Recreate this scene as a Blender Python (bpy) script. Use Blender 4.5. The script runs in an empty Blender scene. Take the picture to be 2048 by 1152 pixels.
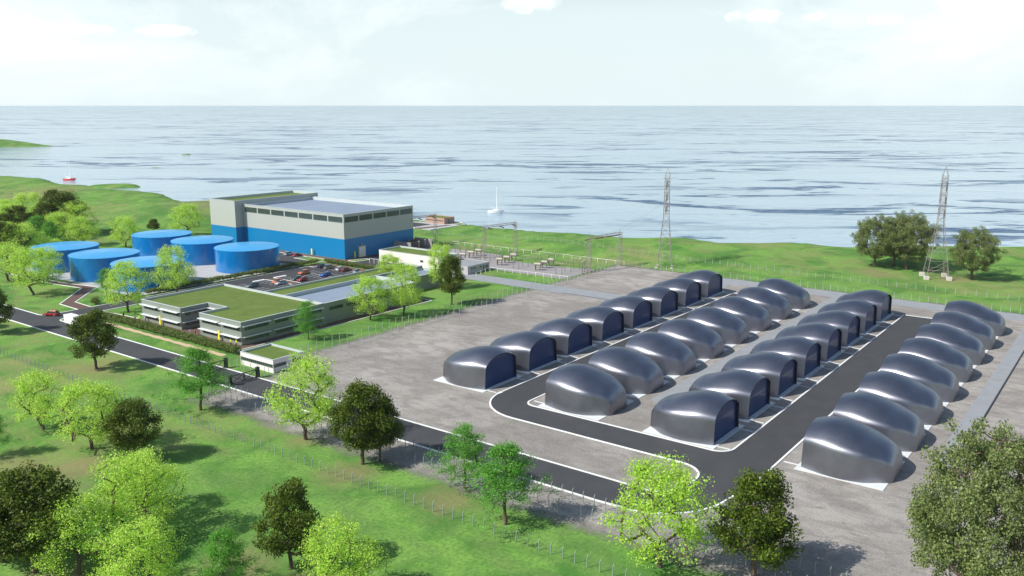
import bpy, math, random
import numpy as np
from mathutils import Vector, Matrix
from mathutils.geometry import tessellate_polygon
random.seed(7)
R=math.radians
scene=bpy.context.scene
COL=scene.collection

# ------------------------------------------------------------------ helpers
def link(o,parent=None):
    COL.objects.link(o)
    if parent is not None: o.parent=parent
    return o
def tag(o,label=None,cat=None,group=None,kind=None):
    if label: o['label']=label
    if cat: o['category']=cat
    if group: o['group']=group
    if kind: o['kind']=kind
    return o
def empty(name,loc,rz=0.,label=None,cat=None,group=None,scale=1.):
    o=bpy.data.objects.new(name,None); o.location=loc; o.rotation_euler=(0,0,rz)
    o.empty_display_size=.3; o.scale=(scale,)*3
    link(o); return tag(o,label,cat,group)
def copy_tree(o,parent=None):
    c=o.copy(); link(c,parent)
    for ch in list(o.children): copy_tree(ch,c)
    return c
class MB:
    """collects faces; build() links them as ONE mesh object"""
    def __init__(s): s.v=[]; s.f=[]; s.m=[]
    def face(s,pts,mi=0):
        n=len(s.v); s.v+= [tuple(p) for p in pts]; s.f.append(tuple(range(n,n+len(pts)))); s.m.append(mi)
    def quads(s,vs,fs,mi=0):
        n=len(s.v); s.v+=[tuple(p) for p in vs]; s.f+=[tuple(n+i for i in f) for f in fs]; s.m+=[mi]*len(fs)
    def box(s,x0,x1,y0,y1,z0,z1,mi=0,top=1.,M=None):
        cx,cy=(x0+x1)/2,(y0+y1)/2; hx,hy=(x1-x0)/2,(y1-y0)/2
        vs=[(cx+a*hx*k,cy+b*hy*k,z) for z,k in ((z0,1.),(z1,top)) for a,b in ((-1,-1),(1,-1),(1,1),(-1,1))]
        if M is not None: vs=[M@Vector(v) for v in vs]
        s.quads(vs,[(3,2,1,0),(4,5,6,7),(0,1,5,4),(1,2,6,5),(2,3,7,6),(3,0,4,7)],mi)
    def tube(s,p0,p1,r0,r1=None,n=6,caps=True,mi=0):
        r1=r0 if r1 is None else r1
        p0=Vector(p0); p1=Vector(p1); d=p1-p0
        if d.length<1e-6: return
        d.normalize(); a=d.orthogonal().normalized(); b=d.cross(a)
        vs=[]
        for p,r in ((p0,r0),(p1,r1)):
            for i in range(n):
                t=2*math.pi*i/n; vs.append(p+a*(r*math.cos(t))+b*(r*math.sin(t)))
        fs=[(i,(i+1)%n,n+(i+1)%n,n+i) for i in range(n)]
        if caps: fs+= [tuple(range(n-1,-1,-1)),tuple(range(n,2*n))]
        s.quads(vs,fs,mi)
    def lathe(s,c,prof,n=16,mi=0):
        vs=[];fs=[]
        for r,z in prof:
            for i in range(n):
                t=2*math.pi*i/n; vs.append((c[0]+r*math.cos(t),c[1]+r*math.sin(t),c[2]+z))
        for k in range(len(prof)-1):
            for i in range(n): fs.append((k*n+i,k*n+(i+1)%n,(k+1)*n+(i+1)%n,(k+1)*n+i))
        fs.append(tuple(range(n-1,-1,-1))); fs.append(tuple(range((len(prof)-1)*n,len(prof)*n)))
        s.quads(vs,fs,mi)
    def poly(s,pts,z,mi=0,z0=None):
        """flat polygon sheet, or a slab down to z0"""
        if sum(a[0]*b[1]-b[0]*a[1] for a,b in zip(pts,pts[1:]+pts[:1]))<0: pts=pts[::-1]
        tr=tessellate_polygon([[Vector((x,y,0)) for x,y in pts]])
        vs=[(x,y,z) for x,y in pts]; fs=[]
        for t in tr:
            a,b,c=[vs[i] for i in t]
            cr=(b[0]-a[0])*(c[1]-a[1])-(b[1]-a[1])*(c[0]-a[0])
            fs.append(tuple(t) if cr>0 else tuple(reversed(t)))
        s.quads(vs,fs,mi)
        if z0 is not None:
            n=len(pts)
            for i in range(n):
                a=pts[i];b=pts[(i+1)%n]; s.face([(a[0],a[1],z0),(b[0],b[1],z0),(b[0],b[1],z),(a[0],a[1],z)],mi)
    def ribbon(s,pts,w,h,z=0.,closed=False,mi=0):
        """kerb: box section swept along a line, with mitred corners"""
        P=[Vector((p[0],p[1])) for p in pts]; n=len(P); L=[];Rr=[]
        for i in range(n):
            a=P[i-1] if (i>0 or closed) else None; b=P[(i+1)%n] if (i<n-1 or closed) else None
            d1=(P[i]-a).normalized() if a is not None else None; d2=(b-P[i]).normalized() if b is not None else None
            d1=d1 if d1 is not None else d2; d2=d2 if d2 is not None else d1
            n1=Vector((-d1.y,d1.x)); n2=Vector((-d2.y,d2.x)); m=(n1+n2)
            m=m.normalized() if m.length>.01 else n1
            k=min(2.5,1/max(.3,m.dot(n1)))
            L.append(P[i]+m*(w/2*k)); Rr.append(P[i]-m*(w/2*k))
        rng=range(n) if closed else range(n-1)
        for i in rng:
            j=(i+1)%n
            s.face([(*Rr[i],z+h),(*Rr[j],z+h),(*L[j],z+h),(*L[i],z+h)],mi)
            s.face([(*L[i],z-.05),(*L[i],z+h),(*L[j],z+h),(*L[j],z-.05)],mi)
            s.face([(*Rr[i],z+h),(*Rr[i],z-.05),(*Rr[j],z-.05),(*Rr[j],z+h)],mi)
        if not closed:
            for i in (0,n-1): s.face([(*L[i],z-.05),(*Rr[i],z-.05),(*Rr[i],z+h),(*L[i],z+h)],mi)
    def mesh(s,name,mats,off=(0,0,0),smooth=False):
        me=bpy.data.meshes.new(name)
        vs=s.v if off==(0,0,0) else [(a-off[0],b-off[1],c-off[2]) for a,b,c in s.v]
        me.from_pydata(vs,[],s.f); 
        for m in (mats if isinstance(mats,(list,tuple)) else [mats]): me.materials.append(m)
        if any(s.m): me.polygons.foreach_set('material_index',s.m)
        if smooth: me.polygons.foreach_set('use_smooth',[True]*len(s.f))
        me.update(); return me
    def build(s,name,mats,parent=None,smooth=False,absolute=True,angle=None):
        off=(0,0,0)
        if parent is not None and absolute:
            off=tuple(parent.location)
            if parent.parent is not None: off=tuple(off[i]+parent.parent.location[i] for i in range(3))
        me=s.mesh(name,mats,off,smooth)
        o=bpy.data.objects.new(name,me); link(o,parent); return o
def bevel(o,w=.05,seg=2):
    m=o.modifiers.new('bevel','BEVEL'); m.width=w; m.segments=seg; m.limit_method='ANGLE'; return o
def fillet(corners,rad,n=8):
    out=[]
    N=len(corners)
    for i in range(N):
        p=Vector(corners[i]); r=rad[i] if isinstance(rad,(list,tuple)) else rad
        if r<=0: out.append(tuple(p)); continue
        a=Vector(corners[i-1]); b=Vector(corners[(i+1)%N])
        d1=(a-p).normalized(); d2=(b-p).normalized(); ang=d1.angle(d2); t=r/math.tan(ang/2)
        p1=p+d1*t; p2=p+d2*t
        for k in range(n+1):
            q=k/n; out.append(tuple((1-q)**2*p1*1.0+2*q*(1-q)*p*1.0*(1)+q*q*p2))
    return out

# ------------------------------------------------------------------ materials
class NT:
    def __init__(s,name):
        s.mat=bpy.data.materials.new(name); s.mat.use_nodes=True; s.t=s.mat.node_tree
        s.n=s.t.nodes; s.p=s.n['Principled BSDF']; s.out=s.n['Material Output']
    def add(s,ty,**kw):
        x=s.n.new(ty)
        for k,v in kw.items(): setattr(x,k,v)
        return x
    def L(s,a,b): s.t.links.new(a,b)
    def math(s,op,a,b=None,c=None,clamp=False):
        x=s.add('ShaderNodeMath',operation=op,use_clamp=clamp)
        for i,v in enumerate((a,b,c)):
            if v is None: continue
            if isinstance(v,(int,float)): x.inputs[i].default_value=v
            else: s.L(v,x.inputs[i])
        return x.outputs[0]
    def pos(s): 
        if not hasattr(s,'_pos'): s._pos=s.add('ShaderNodeNewGeometry').outputs['Position']
        return s._pos
    def noise(s,scale,detail=4,rough=.55,vec=None,dist=0.,stretch=None,rot=0.):
        x=s.add('ShaderNodeTexNoise'); x.inputs['Scale'].default_value=scale; x.inputs['Detail'].default_value=detail
        x.inputs['Roughness'].default_value=rough; x.inputs['Distortion'].default_value=dist
        vec=vec if vec is not None else s.pos()
        if stretch is not None:
            mp=s.add('ShaderNodeMapping'); mp.inputs['Scale'].default_value=stretch; mp.inputs['Rotation'].default_value=(0,0,rot); mp.vector_type='TEXTURE' if False else 'POINT'
            s.L(vec,mp.inputs['Vector']); vec=mp.outputs[0]
        s.L(vec,x.inputs['Vector']); return x.outputs['Fac']
    def ramp(s,fac,stops):
        x=s.add('ShaderNodeValToRGB'); e=x.color_ramp.elements
        while len(e)<len(stops): e.new(.5)
        for el,(p,c) in zip(e,stops):
            el.position=p; el.color=(c,c,c,1) if isinstance(c,(int,float)) else (*c,1)
        s.L(fac,x.inputs[0]); return x.outputs[0]
    def mix(s,fac,a,b,mode='MIX'):
        x=s.add('ShaderNodeMix',data_type='RGBA',blend_type=mode)
        for i,v in ((0,fac),(6,a),(7,b)):
            if isinstance(v,(int,float)): x.inputs[i].default_value=v
            elif isinstance(v,tuple): x.inputs[i].default_value=(*v,1)
            else: s.L(v,x.inputs[i])
        return x.outputs[2]
    def bump(s,h,strength=.3,dist=.1):
        b=s.add('ShaderNodeBump'); b.inputs['Strength'].default_value=strength; b.inputs['Distance'].default_value=dist
        s.L(h,b.inputs['Height']); s.L(b.outputs[0],s.p.inputs['Normal']); return b
    def set(s,**kw):
        for k,v in kw.items():
            i=s.p.inputs[{'color':'Base Color','rough':'Roughness','metal':'Metallic','spec':'Specular IOR Level','coat':'Coat Weight','coatr':'Coat Roughness'}.get(k,k)]
            if isinstance(v,(int,float)): i.default_value=v
            elif isinstance(v,tuple): i.default_value=(*v,1)
            else: s.L(v,i)
        return s
def sr(r,g,b):
    f=lambda c:(c/255/12.92 if c<=10 else ((c/255+.055)/1.055)**2.4)
    return (f(r),f(g),f(b))
def plain(name,col,rough=.6,metal=0.,var=.12,scale=.8,coat=0.,spec=.5,bump=0.):
    n=NT(name); k=n.noise(scale,5)
    c=n.mix(n.ramp(k,[(.3,0.),(.7,1.)]),tuple(x*(1-var) for x in col),tuple(min(1,x*(1+var)) for x in col))
    n.set(color=c,rough=rough,metal=metal,coat=coat,spec=spec)
    if bump: n.bump(n.noise(scale*12,3),bump,.02)
    return n.mat
def panelled(name,col,px,pz,line=.05,dark=.72,rough=.5,coat=0.,metal=0.,spec=.5,var=.06,zoff=0.):
    """cladding sheets: joints every px metres along the wall and pz metres up"""
    n=NT(name); sp=n.add('ShaderNodeSeparateXYZ'); n.L(n.pos(),sp.inputs[0])
    xy=n.math('ADD',sp.outputs[0],sp.outputs[1])
    a=n.math('LESS_THAN',n.math('FRACT',n.math('DIVIDE',xy,px)),line/px)
    b=n.math('LESS_THAN',n.math('FRACT',n.math('DIVIDE',n.math('ADD',sp.outputs[2],zoff),pz)),line/pz)
    j=n.math('MAXIMUM',a,b)
    # each sheet a slightly different tone
    cb=n.add('ShaderNodeCombineXYZ'); n.L(n.math('FLOOR',n.math('DIVIDE',xy,px)),cb.inputs[0]); n.L(n.math('FLOOR',n.math('DIVIDE',n.math('ADD',sp.outputs[2],zoff),pz)),cb.inputs[1])
    wn=n.add('ShaderNodeTexWhiteNoise',noise_dimensions='2D'); n.L(cb.outputs[0],wn.inputs['Vector'])
    k=n.math('ADD',n.math('MULTIPLY',wn.outputs[0],var*1.4),n.math('MULTIPLY',n.noise(.25,5),var*2))
    base=n.mix(k,tuple(x*(1-var) for x in col),tuple(min(1,x*(1+var*1.5)) for x in col))
    c=n.mix(j,base,tuple(x*dark for x in col))
    n.set(color=c,rough=rough,coat=coat,metal=metal,spec=spec)
    return n.mat

M={}
M['asphalt']=plain('asphalt',(.050,.052,.056),.85,var=.13,scale=.22,bump=.15)
M['asphalt_park']=plain('asphalt_car_park',(.045,.047,.052),.85,var=.12,scale=.3)
M['kerb']=plain('white_kerb_stone',(.78,.80,.79),.7,var=.07,scale=1.3)
M['paint']=plain('road_paint',(.75,.76,.75),.7,var=.1,scale=2)
M['pad']=plain('white_concrete',(.62,.65,.65),.75,var=.08,scale=.9)
M['path_grey']=plain('grey_concrete_path',(.27,.285,.30),.85,var=.08,scale=.4)
M['tank_yard']=plain('pale_yard_concrete',(.42,.42,.42),.85,var=.08,scale=.3)
M['paver']=panelled('brown_block_paving',(.150,.088,.068),.9,50.,.05,.8,.85,var=.12)
M['sand']=plain('sand_strip',(.55,.42,.27),.95,var=.15,scale=1.6)
M['wall_grey']=panelled('grey_green_cladding',(.235,.27,.235),2.4,1.2,.07,.86,.45,var=.04)
M['wall_up']=panelled('pale_grey_cladding',(.43,.46,.42),2.6,1.05,.09,.84,.42,var=.04,zoff=.2)
M['wall_blue']=panelled('blue_cladding',(.000,.20,.46),2.6,1.05,.09,.86,.35,coat=.15,var=.05,zoff=.2)
M['trim']=plain('white_parapet_trim',(.50,.55,.55),.5,var=.05)
M['canopy']=plain('white_sunshade_metal',(.72,.75,.76),.4,var=.04)
M['roof_grey']=plain('grey_roof_membrane',(.22,.28,.36),.75,var=.06,scale=.12)
M['glass_dark']=plain('dark_window_glass',(.035,.055,.05),.12,var=.2,scale=.7,spec=.8)
M['mullion']=plain('grey_green_mullion',(.14,.17,.15),.5)
M['white_wall']=panelled('white_pink_render',(.80,.74,.73),2.5,1.5,.04,.93,.8,var=.03)
M['white_bldg']=panelled('ivory_render',(.80,.74,.68),3.,1.6,.04,.94,.8,var=.03)
M['annex']=plain('grey_annex_render',(.42,.42,.42),.8,var=.06)
M['conc']=plain('grey_concrete',(.30,.29,.28),.85,var=.15,scale=.7)
M['conc_light']=plain('pale_concrete_footing',(.60,.56,.52),.85,var=.08)
M['brick']=panelled('tan_brick',(.42,.27,.21),1.2,.5,.05,1.25,.85,var=.1)
M['yellow']=plain('yellow_sign_panel',(.90,.82,.02),.5,var=.03)
M['black']=plain('black_metal',(.02,.02,.022),.5)
M['green_dark']=plain('dark_green_painted_metal',(.012,.045,.018),.45,var=.2)
M['steel']=plain('galvanised_steel',(.33,.285,.265),.5,metal=.25,var=.12,scale=.5)
M['steel_white']=plain('white_painted_rail',(.82,.83,.81),.5,var=.05)
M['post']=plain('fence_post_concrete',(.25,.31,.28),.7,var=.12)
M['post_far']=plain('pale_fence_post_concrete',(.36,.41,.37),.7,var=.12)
M['wire']=plain('fence_wire',(.20,.22,.21),.5,metal=.3)
M['insul']=plain('brown_insulator',(.14,.055,.045),.35,var=.2)
M['equip']=plain('beige_switchgear_paint',(.36,.33,.27),.5,var=.1)
M['equip_dark']=plain('weathered_switchgear_steel',(.17,.15,.13),.6,var=.2)
M['rubber']=plain('tyre_rubber',(.02,.02,.02),.85)
M['rim']=plain('alloy_wheel',(.55,.56,.58),.35,metal=.7)
M['lamp']=plain('headlamp_lens',(.8,.8,.78),.2,spec=.8)
M['tail']=plain('red_tail_lamp',(.5,.02,.02),.3)
M['hull_white']=plain('white_boat_hull',(.85,.85,.86),.3,var=.03)
M['hull_red']=plain('red_boat_hull',(.62,.03,.04),.35,var=.05)
M['mast']=plain('white_mast',(.85,.85,.85),.4,var=.03)
M['door_white']=panelled('white_roller_door',(.80,.80,.74),30.,.35,.05,.8,.5,var=.02)
M['frame_yellow']=plain('yellow_door_frame',(.55,.50,.24),.5)

def mat_tank():
    n=NT('blue_tank_paint')
    k=n.noise(.5,5); v=n.noise(.9,3,stretch=(1,1,.06))
    c=n.mix(n.ramp(k,[(.3,0.),(.7,1.)]),(.000,.150,.42),(.000,.185,.50))
    c=n.mix(n.math('MULTIPLY',n.ramp(v,[(.5,0.),(.75,1.)]),.3),c,(.005,.16,.44))
    n.set(color=c,rough=.2,coat=.5,coatr=.08,spec=.6); return n.mat
M['tank']=mat_tank()
def mat_tankroof():
    n=NT('blue_tank_roof'); k=n.noise(.35,5)
    n.set(color=n.mix(n.ramp(k,[(.3,0.),(.7,1.)]),(.03,.32,.66),(.04,.36,.72)),rough=.4,coat=.2); return n.mat
M['tank_roof']=mat_tankroof()
def mat_shell():
    n=NT('brushed_metal_shell')
    tc=n.add('ShaderNodeTexCoord').outputs['Object']
    a=n.noise(3.,6,.65,vec=tc,stretch=(1.,.12,1.)); b=n.noise(.45,4,.6,vec=tc)
    c=n.mix(n.ramp(b,[(.3,0.),(.75,1.)]),(.25,.255,.295),(.31,.315,.355))
    n.set(color=c,metal=1.,rough=n.math('ADD',.33,n.math('MULTIPLY',a,.14)))
    n.bump(a,.05,.02); return n.mat
M['shell']=mat_shell()
def mat_sheddoor():
    n=NT('navy_shed_door'); tc=n.add('ShaderNodeTexCoord').outputs['Object']
    sp=n.add('ShaderNodeSeparateXYZ'); n.L(tc,sp.inputs[0])
    j=n.math('LESS_THAN',n.math('FRACT',n.math('DIVIDE',sp.outputs[0],1.45)),.03)
    j2=n.math('LESS_THAN',n.math('FRACT',n.math('DIVIDE',sp.outputs[2],1.3)),.02)
    n.set(color=n.mix(n.math('MAXIMUM',j,j2),(.008,.040,.150),(.007,.025,.075)),rough=.38,coat=.2); return n.mat
M['shed_door']=mat_sheddoor()

def mat_grass():
    n=NT('grass_field')
    big=n.noise(.016,5,.6); mid=n.noise(.07,6,.65,dist=.8); mid2=n.noise(.19,6,.62,dist=.5,stretch=(1.,.55,1.),rot=.6); fine=n.noise(1.6,5,.75)
    g=n.mix(n.ramp(mid,[(.40,0.),(.58,1.)]),(.080,.215,.038),(.205,.380,.075))
    g=n.mix(n.math('MULTIPLY',n.ramp(mid2,[(.42,0.),(.62,1.)]),.55),g,(.155,.235,.075))
    g=n.mix(n.ramp(fine,[(.34,0.),(.62,1.)]),n.mix(.65,g,(.050,.130,.030)),g)
    dry=n.ramp(n.math('ADD',n.math('MULTIPLY',big,.65),n.math('MULTIPLY',mid2,.35)),[(.50,0.),(.64,1.)])
    g=n.mix(n.math('MULTIPLY',dry,.7),g,(.27,.26,.11))
    # bare brown earth where the turf is worn (around the foreground trees and on the hill)
    sp=n.add('ShaderNodeSeparateXYZ'); n.L(n.pos(),sp.inputs[0])
    def spot(x,y,r):
        dx=n.math('SUBTRACT',sp.outputs[0],x); dy=n.math('SUBTRACT',sp.outputs[1],y)
        d=n.math('SQRT',n.math('ADD',n.math('MULTIPLY',dx,dx),n.math('MULTIPLY',dy,dy)))
        return n.math('SUBTRACT',1.,n.math('DIVIDE',d,r),clamp=True)
    tot=None
    for x,y,r in ((92,103,9),(97,194,6),(60,150,14),(66,141,11),(55,132,14),(63,93,9),(66,80,8),(46,108,10),(95,83,9),(98,120,6),(330,78,16),(335,55,12),(300,420,60),(260,560,50),(192,155,14)):
        q=spot(x,y,r); tot=q if tot is None else n.math('MAXIMUM',tot,q)
    earth=n.ramp(n.math('ADD',n.math('MULTIPLY',tot,.55),n.math('MULTIPLY',n.noise(.35,7,.7),.55)),[(.42,0.),(.70,1.)])
    g=n.mix(n.math('MULTIPLY',earth,.55),g,(.26,.20,.115))
    n.set(color=g,rough=.95,spec=.1)
    n.bump(n.math('ADD',n.math('MULTIPLY',n.noise(.8,5),.6),n.math('MULTIPLY',fine,.4)),.55,.25); return n.mat
M['grass']=mat_grass()
def mat_lawn():
    n=NT('roof_lawn'); a=n.noise(.18,6,.7,dist=.6); f=n.noise(2.2,5,.75)
    g=n.mix(n.ramp(a,[(.35,0.),(.65,1.)]),(.110,.165,.042),(.160,.215,.055))
    g=n.mix(n.ramp(f,[(.35,0.),(.6,1.)]),n.mix(.4,g,(.065,.12,.022)),g)
    n.set(color=g,rough=.95,spec=.1); n.bump(f,.4,.1); return n.mat
M['lawn']=mat_lawn()
def mat_gravel():
    n=NT('gravel_yard_surface')
    a=n.noise(.045,7,.68,dist=.6); b=n.noise(.35,7,.72,dist=.4,stretch=(1.,.45,1.),rot=.64); f=n.noise(3.2,6,.8); v=n.add('ShaderNodeTexVoronoi'); v.inputs['Scale'].default_value=2.6; n.L(n.pos(),v.inputs['Vector'])
    c=n.mix(n.ramp(a,[(.38,0.),(.60,1.)]),(.245,.232,.212),(.465,.44,.405))
    c=n.mix(n.math('MULTIPLY',n.ramp(b,[(.40,1.),(.56,0.)]),.72),c,(.155,.143,.132))
    c=n.mix(n.math('MULTIPLY',n.ramp(f,[(.36,1.),(.62,0.)]),.65),c,(.14,.125,.115))
    c=n.mix(n.math('MULTIPLY',n.ramp(v.outputs['Distance'],[(.0,0.),(.55,1.)]),.25),c,(.46,.43,.40))
    weed=n.ramp(n.noise(.06,6,.7,dist=1.),[(.64,0.),(.74,1.)])
    c=n.mix(n.math('MULTIPLY',weed,.5),c,(.16,.21,.08))
    n.set(color=c,rough=.95,spec=.15); n.bump(n.math('ADD',f,n.math('MULTIPLY',b,.6)),.7,.22)
    # ragged edge: gravel thins out into the grass
    sp=n.add('ShaderNodeSeparateXYZ'); n.L(n.pos(),sp.inputs[0]); X,Y=sp.outputs[0],sp.outputs[1]
    e=n.math('MINIMUM',n.math('SUBTRACT',X,99.2),n.math('SUBTRACT',288.6,X))
    e=n.math('MINIMUM',e,n.math('SUBTRACT',164.0,Y))
    # north-west corner (gatehouse lawn) stays grass
    cut=n.math('MAXIMUM',n.math('SUBTRACT',X,131.5),n.math('SUBTRACT',156.5,Y)); e=n.math('MINIMUM',e,cut)
    e=n.math('ADD',e,n.math('MULTIPLY',n.math('SUBTRACT',n.noise(.22,6,.7),.5),7.))
    al=n.math('MULTIPLY',n.math('ADD',e,n.math('MULTIPLY',n.noise(1.8,4,.8),3.0)),.28,clamp=True)
    tr=n.add('ShaderNodeBsdfTransparent'); mx=n.add('ShaderNodeMixShader')
    n.L(al,mx.inputs[0]); n.L(tr.outputs[0],mx.inputs[1]); n.L(n.p.outputs[0],mx.inputs[2]); n.L(mx.outputs[0],n.out.inputs[0])
    return n.mat
M['gravel']=mat_gravel()
def mat_subgravel():
    n=NT('substation_gravel'); f=n.noise(1.5,6,.8); b=n.noise(.2,5)
    c=n.mix(n.ramp(f,[(.3,0.),(.7,1.)]),(.24,.225,.23),(.40,.38,.38)); c=n.mix(n.math('MULTIPLY',b,.4),c,(.25,.24,.24))
    n.set(color=c,rough=.95,spec=.1); return n.mat
M['subgravel']=mat_subgravel()
def mat_sea():
    n=NT('sea_water')
    rot=-R(36.6)
    def st(scale,det,rough,sx,sy,dist=0.,off=0.):
        mp=n.add('ShaderNodeMapping'); mp.inputs['Rotation'].default_value=(0,0,rot); n.L(n.pos(),mp.inputs[0])
        m2=n.add('ShaderNodeMapping'); m2.inputs['Scale'].default_value=(sx,sy,1); m2.inputs['Location'].default_value=(off,off*.7,0); n.L(mp.outputs[0],m2.inputs[0])
        return n.noise(scale,det,rough,vec=m2.outputs[0],dist=dist)
    # x' = away from the viewer's shore, y' = along the wave crests
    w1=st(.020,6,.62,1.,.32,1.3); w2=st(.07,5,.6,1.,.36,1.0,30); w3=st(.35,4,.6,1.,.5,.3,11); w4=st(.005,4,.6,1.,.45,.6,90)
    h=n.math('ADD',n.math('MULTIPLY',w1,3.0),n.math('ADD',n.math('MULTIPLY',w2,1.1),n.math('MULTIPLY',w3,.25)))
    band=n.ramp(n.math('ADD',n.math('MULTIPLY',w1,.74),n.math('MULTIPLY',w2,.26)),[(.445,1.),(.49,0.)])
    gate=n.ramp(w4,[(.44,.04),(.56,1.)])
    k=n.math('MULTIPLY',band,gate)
    c=n.mix(k,(.40,.51,.57),(.016,.060,.15))  # darker reflections of steep wave faces painted into the water colour as navy streaks
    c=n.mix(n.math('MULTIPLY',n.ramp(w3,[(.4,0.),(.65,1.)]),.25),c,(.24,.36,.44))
    bp=n.bump(h,.45,.9)
    df=n.add('ShaderNodeBsdfDiffuse'); n.L(c,df.inputs[0]); n.L(bp.outputs[0],df.inputs['Normal'])
    gl=n.add('ShaderNodeBsdfGlossy'); gl.inputs['Roughness'].default_value=.07; gl.inputs[0].default_value=(.84,.90,.92,1); n.L(bp.outputs[0],gl.inputs['Normal'])
    fr=n.add('ShaderNodeFresnel'); fr.inputs['IOR'].default_value=1.33; n.L(bp.outputs[0],fr.inputs['Normal'])
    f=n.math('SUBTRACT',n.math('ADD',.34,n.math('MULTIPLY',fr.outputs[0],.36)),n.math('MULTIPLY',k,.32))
    mx=n.add('ShaderNodeMixShader'); n.L(f,mx.inputs[0]); n.L(df.outputs[0],mx.inputs[1]); n.L(gl.outputs[0],mx.inputs[2]); n.L(mx.outputs[0],n.out.inputs[0])
    return n.mat
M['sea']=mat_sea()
def mat_leaf(name,c0,c1,c2,trans=.35):
    n=NT(name); ri=n.add('ShaderNodeNewGeometry').outputs['Random Per Island']
    tc=n.add('ShaderNodeTexCoord').outputs['Object']; cl=n.noise(.55,3,.6,vec=tc)
    c=n.ramp(ri,[(0.,c0),(.5,c1),(1.,c2)])
    c=n.mix(n.ramp(cl,[(.35,.45),(.65,0.)]),c,c0)
    n.set(color=c,rough=.55,spec=.25)
    tl=n.add('ShaderNodeBsdfTranslucent'); n.L(n.mix(.5,c,c2),tl.inputs[0]); mx=n.add('ShaderNodeMixShader'); mx.inputs[0].default_value=trans
    n.L(n.p.outputs[0],mx.inputs[1]); n.L(tl.outputs[0],mx.inputs[2]); n.L(mx.outputs[0],n.out.inputs[0]); return n.mat
M['leaf_lime']=mat_leaf('lime_spring_leaves',(.26,.50,.03),(.50,.78,.08),(.80,.96,.26),.5)
M['leaf_dark']=mat_leaf('dark_olive_leaves',(.035,.064,.006),(.085,.140,.009),(.19,.255,.02),.24)
M['leaf_green']=mat_leaf('mid_green_leaves',(.075,.26,.03),(.15,.42,.05),(.27,.56,.10),.42)
M['leaf_olive']=mat_leaf('grey_olive_leaves',(.10,.145,.04),(.20,.255,.08),(.33,.385,.15),.28)
M['leaf_hedge']=mat_leaf('hedge_leaves',(.080,.125,.028),(.160,.225,.050),(.25,.32,.085),.3)
M['bark']=plain('brown_bark',(.115,.080,.062),.9,var=.3,scale=3)
M['bark_pale']=plain('pale_bark',(.30,.24,.16),.9,var=.2,scale=3)
# ------------------------------------------------------------------ terrain
A0=R(36.6); CA,SA=math.cos(A0),math.sin(A0)
CREST=[(-1500,5,780,.74),(-700,6,720,.74),(-150,10,660,.70),(0,10,634,.68),(60,10,611,.68),(110,9,577,.70),(150,9,574,.70),(180,8,560,.72),(250,8,543,.72),(300,8,527,.74),(350,6,499,.78),(415,6,506,.82),(600,3,480,.9),(800,.4,462,.95),(915,.4,450,.95),(950,1.2,434,.9),(985,2.2,416,.86),(1109,3,396,.84),(1280,3,378,.84),(1362,3.6,376,.83),(1467,3,364,.85),(1600,3,366,.86),(1711,2.5,356,.87),(1992,3,355,.87),(2048,3,354,.87),(2600,4,360,.85),(3600,5,380,.8)]
def lerp_tab(x):
    T=CREST
    if x<=T[0][0]: return T[0][1:]
    for a,b in zip(T,T[1:]):
        if x<=b[0]:
            t=(x-a[0])/(b[0]-a[0]); t=t*t*(3-2*t)
            return [a[i]+(b[i]-a[i])*t for i in (1,2,3)]
    return T[-1][1:]
def ss(t):
    t=max(0.,min(1.,t)); return t*t*(3-2*t)
def terrain(X,Y):
    d=X*CA+Y*SA; l=X*SA-Y*CA
    u=1024+1778*l/max(d,60.)
    h,D,r=lerp_tab(u)
    if d>D: return h-(h+11)*ss((d-D)/(14+.05*D))
    t=ss((d-r*D)/(D*(1-r)))
    w=ss((d-r*D*.93)/(D*.1))
    n=.55*math.sin(X*.047+1.3*math.sin(Y*.031))+.45*math.sin(Y*.061+X*.02+2)
    e=1-ss((d-.93*D)/(.07*D))*.6
    z=h*t+n*w*e*(.8 if u>900 else 1.3)*(1 if (u<780 or u>960) else .1)
    flat=min(ss(max(X-291,Y-262,0)/14.),ss(max(X-279,Y-345,0)/14.))
    return z*flat
def sheet(name,fn,mat,zoff=0.,kind='structure'):
    mb=MB(); fn(mb); o=mb.build(name,mat); o['kind']=kind; return o
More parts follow.
